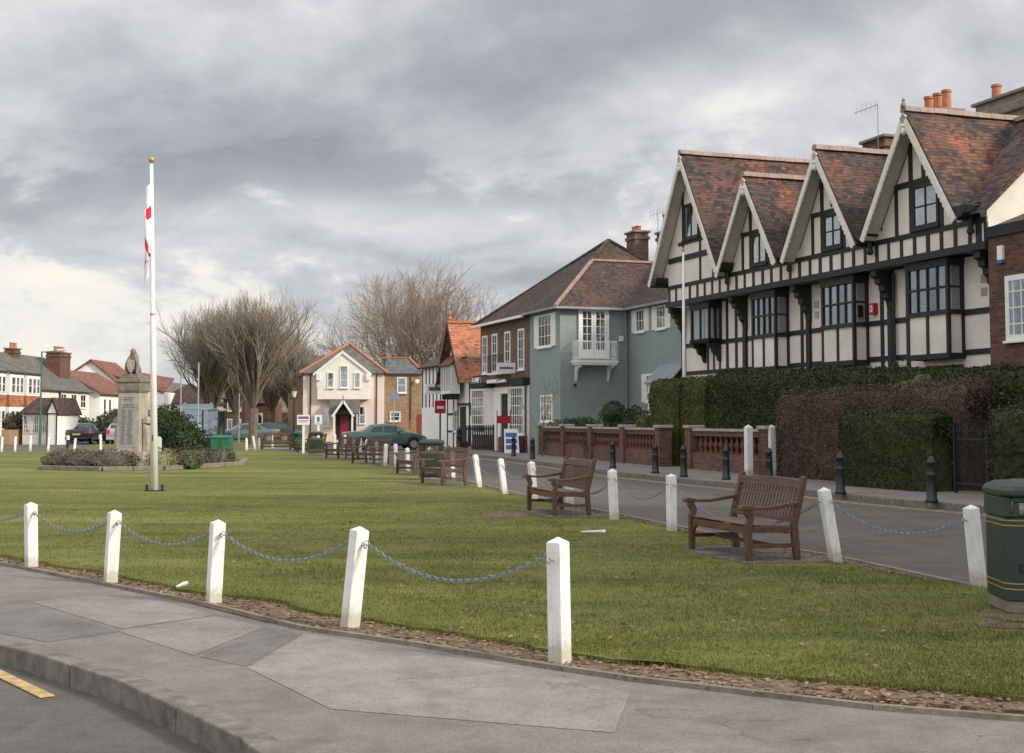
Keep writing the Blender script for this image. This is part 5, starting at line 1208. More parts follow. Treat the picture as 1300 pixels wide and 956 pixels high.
# black valley heads and corbels between the gables
for xx in (-.25,4.82,8.83,13.13,17.4):
    MB().slab([(xx-.30,-.5,6.92),(xx+.30,-.5,6.92),(xx+.22,-.5,6.72),(xx+.10,-.5,6.62),(xx-.10,-.5,6.62),(xx-.22,-.5,6.72)], (0,.49,0)).build('gutter_head', M['timber'], r, bevel=.02)
    if xx > 0: MB().tube([(xx,-.14,6.7),(xx,-.14,6.35)], .07, 8).lathe([(.03,0),(.09,.05),(.09,.12),(.05,.18)], (xx,-.14,6.2), 8).build('pendant', M['timber'], r)
for xx in (.12,4.78,8.79,13.06,17.45):
    c = MB(); pr = [(.60,5.80),(-.02,5.80),(-.02,5.62),(.10,5.56),(.12,5.42),(.24,5.38),(.26,5.22),(.36,5.16),(.38,5.02),(.48,4.94),(.52,4.72),(.60,4.66)]
    c.slab([(xx-.13,y,z) for y,z in pr], (.26,0,0)); c.build('corbel', M['timber'], r, bevel=.015)
    MB().box(xx-.10,xx+.10,.50,.59,0,4.7).build('post', M['timber'], r)
MB().tube([(13.28,.5,5.7),(13.28,.5,.1)],.045,8).build('drainpipe', M['timber'], r); MB().tube([(17.72,.5,5.75),(17.72,.5,.1)],.05,8).build('drainpipe', M['timber'], r)
# gable windows
window(r,1.36,2.55,8.16,9.45,0,2,1,'timber',.09,.05,True,.4)
window(r,cx:=6.32,7.30,6.66,7.68,0,2,1,'timber',.09,.05,True,.5); window(r,10.62,11.6,6.66,7.68,0,2,2,'timber',.09,.04,True,.3); window(r,14.93,16.03,6.66,7.82,0,2,2,'timber',.09,.04,True,.3)
# bays
def bay(x0,x1,y0,zb,zw,zt,cols,rows,cur=.35,oriel=False,cols_s=1):
    y1 = .60; f = MB(); P = .09
    for xx in (x0,x1-P): f.box(xx,xx+P,y0,y0+P,zb,zt)
    for xx in (x0,x1-P): f.box(xx,xx+P,y1-P,y1+.01,zb,zt)
    for (za_,zb_) in ((zt-.10,zt),(zw-.06,zw+.06),(zb,zb+.14)):
        f.box(x0-.02,x1+.02,y0-.025,y0+.07,za_,zb_); f.box(x1-.06,x1+.025,y0+.071,y1,za_,zb_); f.box(x0-.025,x0+.06,y0+.071,y1,za_,zb_)
    for i in range(1,cols):
        xx = x0+P/2+(x1-x0-P)*i/cols; f.box(xx-.025,xx+.025,y0+.005,y0+.06,zw+.06,zt-.1)
        if i == cols//2 and zb < zw-.3: f.box(xx-.05,xx+.05,y0-.004,y0+.06,zb+.14,zw-.06)
    for j in range(1,rows):
        zz = zw+(zt-zw)*j/rows; f.box(x0+P,x1-P,y0+.002,y0+.06,zz-.03,zz+.03); f.box(x1-.06,x1-.005,y0+P,y1-P,zz-.03,zz+.03)
    b = f.build('bay_window', M['timber'], r)
    MB().poly([(x0+.05,y0+.045,zw),(x1-.05,y0+.045,zw),(x1-.05,y0+.045,zt-.05),(x0+.05,y0+.045,zt-.05)]).build('pane', M['glass_dim'], b)
    MB().poly([(x1-.035,y0+.05,zw),(x1-.035,y1-.02,zw),(x1-.035,y1-.02,zt-.05),(x1-.035,y0+.05,zt-.05)]).build('pane', M['glass_dim'], b)
    MB().poly([(x0+.035,y0+.05,zw),(x0+.035,y1-.02,zw),(x0+.035,y1-.02,zt-.05),(x0+.035,y0+.05,zt-.05)]).build('pane', M['glass_dim'], b)
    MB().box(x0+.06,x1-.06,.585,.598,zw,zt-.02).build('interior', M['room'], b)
    if zb < zw-.3: MB().box(x0+.04,x1-.03,y0+.03,y1-.01,zb+.05,zw-.02).build('infill_panel', M['cream'], b)
    else: MB().box(x0+.04,x1-.03,y0+.03,y1-.01,zw-.07,zw-.01).build('infill_panel', M['timber'], b)
    MB().box(x0-.03,x1+.03,y0-.03,y1,zt,5.79).build('head', M['timber'], b)
    c = MB(); n = 8
    for (a,b_) in ((x0+.1,x0+.1+(x1-x0)*cur*.5),(x1-.1-(x1-x0)*cur*.5,x1-.1)):
        for i in range(n):
            xa = a+(b_-a)*i/n; xb = a+(b_-a)*(i+1)/n; ya,yb = (y0+.16,y0+.20) if i%2 else (y0+.20,y0+.16); c.poly([(xa,ya,zw),(xb,yb,zw),(xb,yb,zt-.1),(xa,ya,zt-.1)])
    c.build('curtain', M['curtain'], b)
    if oriel:
        for xx in (x0+.15,x1-.15):
            pr = [(y0+.02,zw-.08),(.60,zw-.08),(.60,zw-.75),(.52,zw-.70),(.46,zw-.5),(.30,zw-.42),(.26,zw-.26),(y0+.04,zw-.2)]
            MB().slab([(xx-.09,y,z) for y,z in pr],(.18,0,0)).build('bracket', M['timber'], b, bevel=.01)
bay(1.63,3.05,.08,4.36,4.42,5.66,2,1,.75,True); bay(6.05,7.58,.08,3.2,4.33,5.66,4,2,.3); bay(10.25,11.95,.08,3.2,4.36,5.66,4,2,.7); bay(14.45,16.18,.08,3.2,4.40,5.70,4,2,.75)
for (a,b_) in ((14.6,16.1),(10.4,11.9),(6.2,7.5)): window(r,a,b_,1.9,3.05,.60,5,1,'timber',.07,.04,True,.5)
window(r,2.0,2.9,1.9,3.1,.6,3,1,'timber',.07,.04,True,.3)
al = MB().box(12.18,12.40,.44,.598,4.62,4.95).build('alarm_box', M['red'], r, bevel=.02); MB().box(12.23,12.35,.432,.439,4.70,4.88).build('badge', M['white'], al); MB().box(12.26,12.32,.426,.431,4.75,4.83).build('print', M['red'], al)
for xx in (9.2,16.95):
    for z in (4.75,5.08): MB().box(xx-.11,xx+.11,.58,.596,z,z+.2).build('air_vent', M['stone'], r)
ln = MB().tube([(13.55,.59,3.25),(13.55,.35,3.32),(13.55,.32,3.2)],.015,6).lathe([(.03,.22),(.09,.14),(.07,-.06),(.02,-.08)],(13.55,.32,3.0),6).build('wall_lantern', M['timber'], r)
def TU(px,py,yo): return T.uz(px,py,yo)
chimney(r,12.15,14.8,4.3,5.1,8.5,10.95,'stone_dark',[(12.6,4.7)],.5,'stone_dark'); MB().box(12.05,14.9,4.2,5.2,10.45,10.75).build('chimney_cornice', M['stone_dark'], r, bevel=.06)
chimney(r,8.8,10.1,4.6,5.4,8.4,11.35,'brick_red',[(9.0,5),(9.45,5),(9.9,5)],.62)
chimney(r,5.7,7.0,4.7,5.4,8.4,11.15,'brick_red',[],.4)
an = MB().tube([(6.78,4.6,9),(6.78,4.6,12.35)],.018,5).tube([(6.78,4.6,12.3),(6.0,4.2,12.15)],.014,5)
for k in range(5): an.tube([(6.1+k*.16,4.2+k*.08,12.0+k*.03),(6.1+k*.16,4.25+k*.08,12.35+k*.03)],.007,4)
an.build('aerial', M['lamp_grey'], r)
tag(r,'black and white timbered house with four steep gables and jettied upper floor','house')
x,y = T.w(3.67,-1.2); q = empty('garden_flagpole',(x,y,.1)); MB().tube([(0,0,0),(0,0,3.9),(0,0,7.3)],[.07,.06,.035],12).build('pole', M['white'], q, smooth=True); MB().lathe([(.03,7.3),(.05,7.35),(.05,7.42),(.02,7.46)],n=10).build('finial', M['gilt'], q); tag(q,'slim white flagpole standing before the left gable of the timbered house','flagpole')
# ================================================================== BRICK HOUSE at the right edge
x0,y0 = T.w(TW+.04,-.02); r = empty('brick_house',(x0,y0,0),TA); BH = Frame((x0,y0),TA); L = 16.5
MB().box(0,L,0,6.8,0,6.05).build('wall', M['brick_dark'], r); MB().box(-.02,L,-.07,.3,6.051,6.20).box(0,L,-.04,.3,6.20,6.32).build('cornice', M['timber'], r)
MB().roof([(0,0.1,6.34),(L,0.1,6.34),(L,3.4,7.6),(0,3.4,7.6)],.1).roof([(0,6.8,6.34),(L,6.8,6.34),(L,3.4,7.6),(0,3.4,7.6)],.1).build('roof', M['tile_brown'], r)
a = BH.uz(1278,352); 
for k in range(5): window(r,.62+k*3.1,1.72+k*3.1,3.50,5.05,0,4,4,'white',.13,.03,True,.6)
m = MB().box(.55,.62,-.03,-.001,2.2,3.0); 
for k in range(5): window(r,.8+k*3.1,2.0+k*3.1,1.0,2.75,0,2,2,'white',.16,.04,True)
al = MB().box(.42,.60,-.10,-.001,5.45,5.80).build('alarm_box', M['white'], r, bevel=.02); MB().box(.43,.59,-.095,-.002,5.38,5.445).build('base', M['blue_sign'], al)
tag(r,'dark red brick house with white sash windows at the right edge','house')
# ================================================================== THE ROW : blue house, brick shop, pub
RO = (-4.4265,76.0106); RF = Frame(RO,TA)
def rowobj(name, label, cat):
    o = empty(name,(RO[0],RO[1],0),TA); tag(o,label,cat); return o
r = rowobj('blue_house','blue grey painted house with white balcony door, right of the shops','house')
MB().slab([(16.2,0,0),(20.1,0,0),(20.1,3.27,0),(29,3.27,0),(29,9,0),(16.2,9,0)],(0,0,6.62)).build('wall', M['blue'], r)
rf = MB()
slope(rf,(16.4,-.3,6.55),(20.35,-.3,6.55),(17.5,2.6,9.0),(16.0,2.6,9.0),8,5,.03)
slope(rf,(20.35,-.3,6.55),(20.35,3.0,6.55),(17.5,6.0,9.0),(17.5,2.6,9.0),8,5,.03)
slope(rf,(20.35,3.0,6.55),(29.2,3.0,6.55),(29.2,6.0,9.0),(17.5,6.0,9.0),8,5,.03)
rf.poly([(16.2,9.2,6.55),(29.2,9.2,6.55),(29.2,6.0,9.0),(17.5,6.0,9.0),(16.2,6,9)])
q = rf.build('roof', M['tile_brown'], r, recalc=False)
MB().beam((17.5,2.55,9.04),(17.5,6.0,9.04),.2,.1,(0,0,1)).beam((20.37,-.32,6.6),(17.5,2.6,9.04),.16,.08,(0,0,1)).beam((17.5,6,9.04),(29.2,6,9.04),.2,.1,(0,0,1)).build('ridge_tiles', M['ridge'], q)
g = MB().beam((16.2,-.36,6.52),(20.45,-.36,6.52),.12,.10,(0,0,1)).beam((20.42,-.36,6.52),(20.42,2.98,6.52),.12,.10,(0,0,1)).beam((20.42,2.95,6.52),(29,2.95,6.52),.12,.10,(0,0,1)); g.build('gutter', M['lead'], r)
MB().tube([(20.16,3.1,6.5),(20.16,3.1,0)],.05,8).build('drainpipe', M['blue'], r)
def shutters(r_,x0,x1,z0,z1,w,y=0,sides=(-1,1)):
    for s in sides:
        a = x0-w-.02 if s < 0 else x1+.02; m = MB().box(a,a+w,y-.05,y-.002,z0,z1)
        for k in range(12): zz = z0+.08+(z1-z0-.16)*k/12; m.box(a+.05,a+w-.05,y-.062,y-.051,zz,zz+.05)
        m.build('shutter', M['white'], r_)
window(r,17.4,19.1,4.90,6.38,0,4,3,'white',.08,.03); shutters(r,17.4,19.1,4.9,6.38,.5)
window(r,17.7,19.2,1.55,2.75,0,4,3,'white',.08,.03)
# near wall (faces the camera) lives in its own frame : windows of this house on that wall
BFa = R(18.95); bf = empty('x',(0,0,0)); bpy.data.objects.remove(bf)
def side_part(mb, nm, mat, par, **k):      # local frame of the near wall expressed inside the row frame
    Mx = Matrix.Translation((20.1,0,0)) @ Matrix.Rotation(math.pi/2,4,'Z')
    mb.v = [tuple(Mx @ Vector(v)) for v in mb.v]; return mb.build(nm, mat, par, **k)
f = MB()
for (a,b_) in ((.95,1.56),(1.58,2.19)):
    f.box(a,a+.10,-.07,.0,4.35,6.5).box(b_-.10,b_,-.07,0,4.35,6.5).box(a+.1,b_-.1,-.07,0,6.4,6.5).box(a+.1,b_-.1,-.07,0,4.35,4.72)
    f.box((a+b_)/2-.015,(a+b_)/2+.015,-.06,-.02,4.72,6.4)
    for z in (5.06,5.4,5.74,6.08): f.box(a+.1,b_-.1,-.055,-.02,z-.014,z+.014)
f.box(.85,.94,-.09,0,4.3,6.6).box(2.2,2.29,-.09,0,4.3,6.6).box(.85,2.29,-.09,0,6.505,6.61)
fd = side_part(f,'french_door',M['white'],r); side_part(MB().poly([(.97,-.03,4.5),(2.17,-.03,4.5),(2.17,-.03,6.45),(.97,-.03,6.45)]),'pane',M['glass'],fd); side_part(MB().poly([(.9,-.006,4.4),(2.25,-.006,4.4),(2.25,-.006,6.5),(.9,-.006,6.5)]),'interior',M['room'],fd)
bl = side_part(MB().box(.50,2.45,-.72,-.002,4.12,4.22).box(.55,2.40,-.68,-.002,4.02,4.12),'balcony',M['white'],r)
rl = MB().tube([(.55,-.02,5.05),(.55,-.68,5.05),(2.4,-.68,5.05),(2.4,-.02,5.05)],.02,6).tube([(.55,-.02,4.3),(.55,-.68,4.3),(2.4,-.68,4.3),(2.4,-.02,4.3)],.015,6)
for k in range(17): xx = .55+1.85*k/16; rl.tube([(xx,-.68,4.2),(xx,-.73,4.5),(xx,-.68,5.05)],.012,4)
for k in range(1,5): 
    for xx in (.55,2.4): rl.tube([(xx,-.14*k,4.2),(xx,-.14*k,5.05)],.012,4)
side_part(rl,'railing',M['white'],bl)
for xx in (.68,2.2): side_part(MB().slab([(xx,-.62,4.02),(xx,0,4.02),(xx,0,3.3),(xx,-.09,3.35),(xx,-.14,3.62),(xx,-.28,3.84),(xx,-.62,3.93)],(.09,0,0)),'bracket',M['white'],bl)
side_part(MB().box(2.78,2.98,-.12,-.002,5.1,5.35),'alarm_box',M['lampglass'],r,bevel=.02); side_part(MB().box(.62,.72,-.15,-.002,3.1,3.2),'wall_light',M['dark'],r,bevel=.02)
# wing windows
for (a,b_) in ((20.95,21.85),(23.05,23.95)): window(r,a,b_,5.45,6.45,3.27,3,2,'white',.07,.03); shutters(r,a,b_,5.45,6.45,.42,3.27)
window(r,21.95,22.85,2.4,3.6,3.27,3,3,'white',.09,.03); shutters(r,21.95,22.85,2.4,3.6,.4,3.27,(-1,))
pb = MB().box(23.4,25.6,2.65,3.26,.0,3.1).build('porch_bay', M['white'], r); MB().roof([(23.3,2.5,3.15),(25.7,2.5,3.15),(25.7,3.26,3.95),(23.3,3.26,3.95)],.05).build('lead_roof', M['lead'], pb); window(r,23.6,24.4,2.0,2.95,2.64,3,2,'white',.06,.03,False)
chimney(r,15.8,16.8,5.1,5.8,8.5,10.55,'brick_brown',[(16.1,5.4),(16.5,5.4)],.25); chimney(r,17.3,18.0,6.0,6.6,7.5,10.4,'brick_red',[(17.65,6.3)],.85)
an = MB().tube([(17.0,6.2,8.5),(17.0,6.2,11.7)],.016,5).tube([(16.6,6.0,11.4),(17.5,6.3,11.5)],.012,5)
for k in range(5): an.tube([(16.6+k*.2,6.0+.07*k,11.25),(16.6+k*.2,6.0+.07*k,11.65)],.008,4)
an.build('aerial', M['lamp_grey'], r)
# ---- brick shop
r = rowobj('brick_shop','dark brick building with tall white windows over two multi-paned shopfronts','shop')
MB().box(8.6,16.19,0,8.5,0,6.5).build('wall', M['brick_brown'], r)
rf = MB(); slope(rf,(8.3,-.3,6.5),(16.38,-.3,6.5),(16.0,2.7,9.05),(11.9,1.8,8.35),10,5,.03)
rf.poly([(11.9,1.8,8.35),(16.0,2.7,9.05),(16.0,4.1,10.2)]); rf.poly([(16,2.7,9.05),(17.5,2.7,9.0),(16,4.1,10.2)]); rf.poly([(17.5,2.7,9.0),(17.5,5.5,9.0),(16,4.1,10.2)]); rf.poly([(17.5,5.5,9.0),(16,8.6,6.5),(8.3,8.6,6.5),(16,4.1,10.2)]); rf.poly([(8.3,-.3,6.5),(8.3,8.6,6.5),(16,4.1,10.2)])
q = rf.build('roof', M['tile_brown'], r, recalc=False); MB().beam((8.3,-.3,6.54),(16,4.1,10.24),.2,.1,(0,0,1)).beam((17.5,2.6,9.05),(16,4.1,10.24),.2,.1,(0,0,1)).beam((17.5,5.5,9.05),(16,4.1,10.24),.2,.1,(0,0,1)).build('ridge_tiles', M['tile_brown'], q)
MB().beam((8.3,-.36,6.46),(16.2,-.36,6.46),.14,.12,(0,0,1)).build('gutter', M['white'], r)
for xx in (9.0,10.6,12.6,14.6): window(r,xx,xx+.85,4.0,5.95,0,2,4,'white',.10,.03)
bc = MB().box(11.2,13.6,-.5,-.002,3.86,3.95).build('balcony', M['white'], r); m = MB().tube([(11.2,-.48,4.8),(13.6,-.48,4.8)],.02,5)
for k in range(16): m.tube([(11.2+.16*k,-.48,3.95),(11.2+.16*k,-.48,4.8)],.012,4)
m.build('railing', M['iron'], bc)
MB().box(11.0,13.9,-.45,-.003,3.45,3.62).build('canopy', M['white'], r, bevel=.02)
MB().box(8.7,11.0,-.6,-.003,3.25,3.5).build('fascia', M['dark'], r); MB().box(13.9,16.15,-.35,-.003,3.25,3.6).build('fascia', M['dark'], r)
sf = MB().box(8.7,16.15,-.06,-.003,0,3.24).build('shopfront', M['cream2'], r)
window(r,8.75,10.9,.95,3.2,-.5,6,5,'white',.08,.04,True,0,'glass_dim',False,'shopstock','shop_window',.05); MB().box(8.74,10.91,-.49,-.062,.1,.9).build('stall_riser', M['brick_brown'], r); MB().box(10.85,10.9,-.49,-.062,.9,3.24).build('window_return', M['white'], r)
window(r,14.1,16.0,.95,3.2,-.22,6,5,'white',.08,.04,True,0,'glass_dim',False,'shopstock','shop_window',.05); MB().box(14.1,16.0,-.21,-.062,.1,.9).build('stall_riser', M['brick_red'], r)
dr = MB().box(12.3,13.4,-.08,-.062,.1,2.9).build('door', M['dark'], r); MB().box(12.1,12.28,-.14,-.062,.1,3.1).box(13.42,13.6,-.14,-.062,.1,3.1).box(12.1,13.6,-.14,-.062,2.92,3.1).build('door_surround', M['white'], dr)
sg_ = MB().box(14.3,14.42,-1.0,-.1,3.85,4.35).build('hanging_sign', M['white'], r); MB().box(14.421,14.43,-.9,-.2,4.05,4.15).build('lettering', M['purple'], sg_)
MB().tube([(13.95,-.05,3.55),(13.95,-.5,3.62),(13.95,-.9,3.5)],.03,6).build('lamp_bracket', M['iron'], r)
# ---- pub
PW = RF.w(2.3,0); r = empty('white_pub',(PW[0],PW[1],0),TA); tag(r,'white timbered inn with steep orange tiled gable and jettied bay','pub')
MB().box(.1,6.28,0,7,0,3.85).build('lower_wall', M['white_wall'], r)
u = MB(); u.slab([(.6,-.3,3.86),(4.7,-.3,3.86),(4.6,-.3,4.0),(2.65,-.3,6.6),(.7,-.3,4.0)],(0,6,0)); u.build('upper_wall', M['white_wall'], r)
rf = MB(); k = 1.42
slope(rf,(4.95,-.75,3.6),(4.95,7,3.6),(2.65,7,6.95),(2.65,-.75,6.95),10,6,.04); slope(rf,(.35,-.75,3.6),(.35,7,3.6),(2.65,7,6.95),(2.65,-.75,6.95),10,6,.04)
slope(rf,(4.9,-.1,3.95),(6.4,-.1,3.95),(6.4,3.4,6.3),(3.2,3.4,6.3),10,6,.04)
q = rf.build('roof', M['tile_orange'], r, recalc=False)
rt = MB().beam((2.65,-.75,6.98),(2.65,7,6.98),.22,.12,(0,0,1)); rt.lathe([(.10,0),(.14,.15),(.06,.3),(.09,.4),(.02,.62)],(2.65,-.6,7.0),8); rt.lathe([(.10,0),(.12,.12),(.04,.3)],(2.65,1.2,7.0),8); rt.build('ridge_tiles', M['pot'], q)
for s in (-1,1): MB().slab([(2.65,-.78,6.92),(2.65+s*2.35,-.78,3.5),(2.65+s*2.2,-.78,3.5),(2.65,-.78,6.55)],(0,.06,0)).build('bargeboard', M['timber'], q)
tf = MB()
for xx in (.75,1.6,3.7,4.55): tf.box(xx-.07,xx+.07,-.34,-.28,3.86,5.0 if abs(xx-2.65)<1.5 else 4.1)
tf.box(.6,4.7,-.36,-.28,3.78,3.95); tf.box(.6,4.7,-.335,-.28,4.9,5.0)
for xx in (.2,1.4,2.3,4.4,5.2,6.15): tf.box(xx-.07,xx+.07,-.03,.01,.1,3.8)
tf.box(.1,2.3,-.032,.01,1.9,2.02); tf.box(.1,2.3,-.034,.01,.95,1.05)
tf.build('timber_frame', M['timber'], r)
b = MB().box(1.7,3.6,-.85,-.301,3.05,3.2).build('bay_window', M['white'], r); 
for (xx) in (1.7,2.15,2.6,3.05,3.5): MB().box(xx,xx+.09,-.84,-.75,3.2,4.6).build('mullion', M['white'], b)
MB().box(1.75,3.55,-.74,-.302,3.2,4.6).build('pane', M['carglass'], b); MB().box(3.5,3.58,-.78,-.302,3.2,4.6).build('side_panel', M['white'], b); MB().roof([(1.6,-.95,4.6),(3.7,-.95,4.6),(3.5,-.3,5.2),(1.8,-.3,5.2)],.08).build('bay_roof', M['tile_red'], b)
for k_ in range(5): MB().box(1.75+.4*k_,1.85+.4*k_,-.78,-.302,2.75,3.04).build('bracket', M['timber'], b)
window(r,4.75,5.95,2.75,3.7,0,4,3,'white',.07,.03); window(r,1.5,2.2,1.0,2.2,0,3,3,'white',.06,.03)
d_ = MB().box(2.75,3.75,-.05,-.035,.1,2.35).build('door', M['room'], r); MB().slab([(2.4,-.10,2.42),(5.1,-.10,2.42),(5.1,-.10,2.54),(2.4,-.10,2.54)],(0,.06,0)).slab([(4.85,-.10,1.9),(5.1,-.1,1.7),(5.1,-.1,2.41),(4.5,-.1,2.41)],(0,.05,0)).build('lintel', M['timber'], d_)
f_ = MB().box(.2,.34,-1.3,-.05,3.1,3.65).build('hanging_sign', M['white'], r); MB().box(.342,.35,-1.15,-.2,3.27,3.48).build('lettering', M['letter'], f_)
s2 = MB().box(1.6,1.7,-1.15,-.55,2.0,2.7).build('hanging_sign', M['red'], r); MB().box(1.701,1.71,-1.05,-.65,2.25,2.4).build('lettering', M['white'], s2)
MB().tube([(1.65,-.85,0),(1.65,-.85,2.0)],.05,6).build('sign_post', M['iron'], r)
MB().box(4.3,4.9,-.5,-.1,.45,.5).box(4.35,4.4,-.5,-.1,0.1,.45).box(4.8,4.85,-.5,-.1,.1,.45).build('wall_seat', M['timber'], r)
# building behind the pub, and the far gable to its left
r = rowobj('roofed_building','brown roofed building rising behind the orange gable of the inn','house')
MB().box(7.2,14.4,8.6,15,0,6.3).build('wall', M['brick_brown'], r)
MB().roof([(2.0,7.4,6.1),(14.4,7.4,6.1),(14.4,11,9.2),(5.0,11,9.2)],.1).roof([(2.0,7.4,6.1),(2,15,6.1),(5.0,11,9.2)],.1).roof([(2,15,6.1),(14.4,15,6.1),(14.4,11,9.2),(5,11,9.2)],.1).build('roof', M['slate_lichen'], r); MB().box(2.2,7.19,8.6,14.8,0,6.1).build('side_wall', M['brick_brown'], r)
r = rowobj('black_gable_house','narrow white boarded house with dark roof left of the inn','house')
MB().box(-4.2,2.3,.3,6,0,4.9).build('wall', M['white_wall'], r); MB().roof([(-4.4,0,4.8),(2.6,0,4.8),(2.6,3.2,6.6),(-4.4,3.2,6.6)],.1).roof([(-4.4,6.3,4.8),(2.6,6.3,4.8),(2.6,3.2,6.6),(-4.4,3.2,6.6)],.1).build('roof', M['tile_brown'], r)
m = MB(); 
for xx in (-4,-3.2,-2.4,-1.6,-.8,0,.8,1.6,2.2): m.box(xx-.06,xx+.06,.26,.31,2.4,4.8)
m.build('timber_frame', M['timber'], r)
# street things outside the shops
x,y = RF.w(16.4,-1.0); q = empty('pavement_sign',(x,y,.124),R(8)); MB().slab([(-.35,-.3,0),(.35,-.3,0),(.32,0,1.1),(-.32,0,1.1)],(0,.03,0)).build('front_board', M['white'], q); MB().slab([(-.35,.3,0),(.35,.3,0),(.32,.04,1.1),(-.32,.04,1.1)],(0,.03,0)).build('back_board', M['dark'], q)
pr = MB(); 
for k in range(3): pr.slab([(-.26,-.245+k*.075,.16+k*.28),(.26,-.245+k*.075,.16+k*.28),(.26,-.195+k*.075,.36+k*.28),(-.26,-.195+k*.075,.36+k*.28)],(0,-.012,0))
pr.build('print', M['blue_sign'], q); tag(q,'white folding pavement sign with blue print outside the shop','pavement sign')
x,y = RF.w(15.3,-.65); q = empty('planter_box',(x,y,.124),TA); MB().box(-.8,.8,-.35,.35,0,.7).build('box', M['brick_red'], q); tag(q,'low red brick planter behind the folding pavement sign','planter')
MB().box(-.74,.74,-.3,.3,.701,.72).build('soil', M['soil'], q)
x,y = RF.w(15.2,-.95); q = empty('red_banner',(x,y,.124),TA); MB().box(-.04,.04,-.30,.30,1.35,1.7).build('banner', M['red'], q); MB().tube([(0,-.33,0),(0,-.33,1.95)],.02,5).tube([(0,.33,0),(0,.33,1.95)],.02,5).build('support', M['iron'], q); tag(q,'small red banner on poles outside the shop door','banner')
x,y = RF.w(14.0,-1.75); q = empty('railing_enclosure',(x,y,.124),R(10)); m = MB()
for k in range(13): m.box(-.65+k*.108-.035,-.65+k*.108+.035,-.02,.02,.08,1.25)
m.build('pales', M['iron'], q); MB().box(-.64,.64,.021,.05,.2,.27).build('rail', M['iron'], q); MB().box(-.64,.64,.021,.05,1.05,1.12).build('rail', M['iron'], q); MB().box(-.7,-.65,-.03,.03,0,1.3).build('post', M['iron'], q); MB().box(.65,.7,-.03,.03,0,1.3).build('post', M['iron'], q); tag(q,'black pale screen standing on the pavement before the shop window','screen')
x,y = RF.w(10.1,-1.6); o = copy_tree(bo); o.location = (x,y,.124); o.scale = (1.6,1.6,1.3); tag(o,'thick black bollard in front of the white inn door','bollard','black bollards along the lane')
# ================================================================== GARDEN WALLS
def brick_garden_wall(P0, P1, label, first_pier=True, h=1.32, bal=True):
    a = Vector((P0[0],P0[1],0)); b = Vector((P1[0],P1[1],0)); L = (b-a).length; ang = math.atan2(b.y-a.y,b.x-a.x)
    q = empty('balustrade_wall',(a.x,a.y,.12),ang); n = max(1,round(L/4.2)); 
    MB().box(.21,L-.21,-.14,.14,0,.46).box(.21,L-.21,-.12,.12,1.022,1.16).build('brickwork', M['brick_red'], q)
    MB().box(.2,L-.2,-.17,.17,1.161,1.24).build('coping', M['stone'], q, bevel=.015)
    MB().box(.21,L-.21,-.10,.10,.461,.52).build('sill_course', M['terracotta'], q)
    for i in range(n+1):
        x = L*i/n; x = min(max(x,.2),L-.2); pc = MB().box(x-.21,x+.21,-.22,.22,0,1.24).build('pier', M['brick_red'], q); MB().box(x-.26,x+.26,-.27,.27,1.241,1.34).build('pier_cap', M['stone'], pc, bevel=.02)
    nb = int((L-.5)/.34); bm0 = None
    for k in range(nb):
        x = .4+(L-.8)*k/(nb-1)
        if min(abs(x-min(max(L*i/n,.2),L-.2)) for i in range(n+1)) < .3: continue
        if bm0 is None: bm0 = MB().lathe([(.08,0),(.08,.05),(.045,.08),(.085,.2),(.088,.26),(.04,.38),(.04,.42),(.075,.46),(.075,.50)],n=8).build('baluster', M['terracotta'], q); bb = bm0
        else: bb = bm0.copy(); COL.objects.link(bb)
        bb.location = (x,0,.521)
    tag(q,label,'garden wall','brick garden walls'); return q
brick_garden_wall((4.95,42.3),(1.35,57.6),'long red brick balustrade wall with stone coping before the blue house')
brick_garden_wall((7.05,35.4),(5.55,40.6),'short brick wall with pierced panels left of the white gate posts')
for (X_,Y_,lb) in [(6.42,35.6,'white wooden gate post left of the pair, before the brown hedge'),(7.0,35.35,'white wooden gate post right of the pair, touching the brown hedge')]:
    q = empty('gate_post',(X_,Y_,.12),R(20)); MB().box(-.09,.09,-.09,.09,0,1.30).build('shaft', M['post_white'], q, bevel=.012); MB().lathe([(.115,1.301),(.01,1.37)],n=4,rot=math.pi/4).build('cap', M['post_white'], q)
    MB().tube([(.1,0,1.0),(.14,0,1.0),(.14,0,1.06)],.012,5).build('hinge', M['iron'], q); tag(q,lb,'gate post','white gate posts')
q = empty('garden_gate',(5.5,41.2,.12),R(-72)); m = MB()
for k in range(10): m.tube([(.05+k*.1,0,.08),(.05+k*.1,0,1.2)],.012,5)
m.build('bars', M['iron'], q); MB().box(0,1.0,-.02,.02,.2,.25).build('rail', M['iron'], q); MB().box(0,1,-.02,.02,1.05,1.1).build('rail', M['iron'], q); tag(q,'dark narrow gate between the two brick garden walls','gate')
q = empty('iron_gate',(9.68,25.35,.12),R(-70)); q.location = (9.12,26.95,.12); q.scale = (.85,1,1); m = MB()
for k in range(11): m.tube([(.05+k*.1,0,.06),(.05+k*.1,0,1.25)],.011,5).lathe([(.02,1.25),(.002,1.34)],(.05+k*.1,0,0),5)
m.build('bars', M['iron'], q); MB().box(0,1.1,-.015,.015,.18,.22).build('rail', M['iron'], q); MB().box(0,1.1,-.015,.015,1.08,1.12).build('rail', M['iron'], q); MB().box(-.06,.0,-.03,.03,0,1.4).build('post', M['iron'], q); MB().box(1.1,1.16,-.03,.03,0,1.4).build('post', M['iron'], q); tag(q,'black iron gate in the gap between the low green hedges','gate')
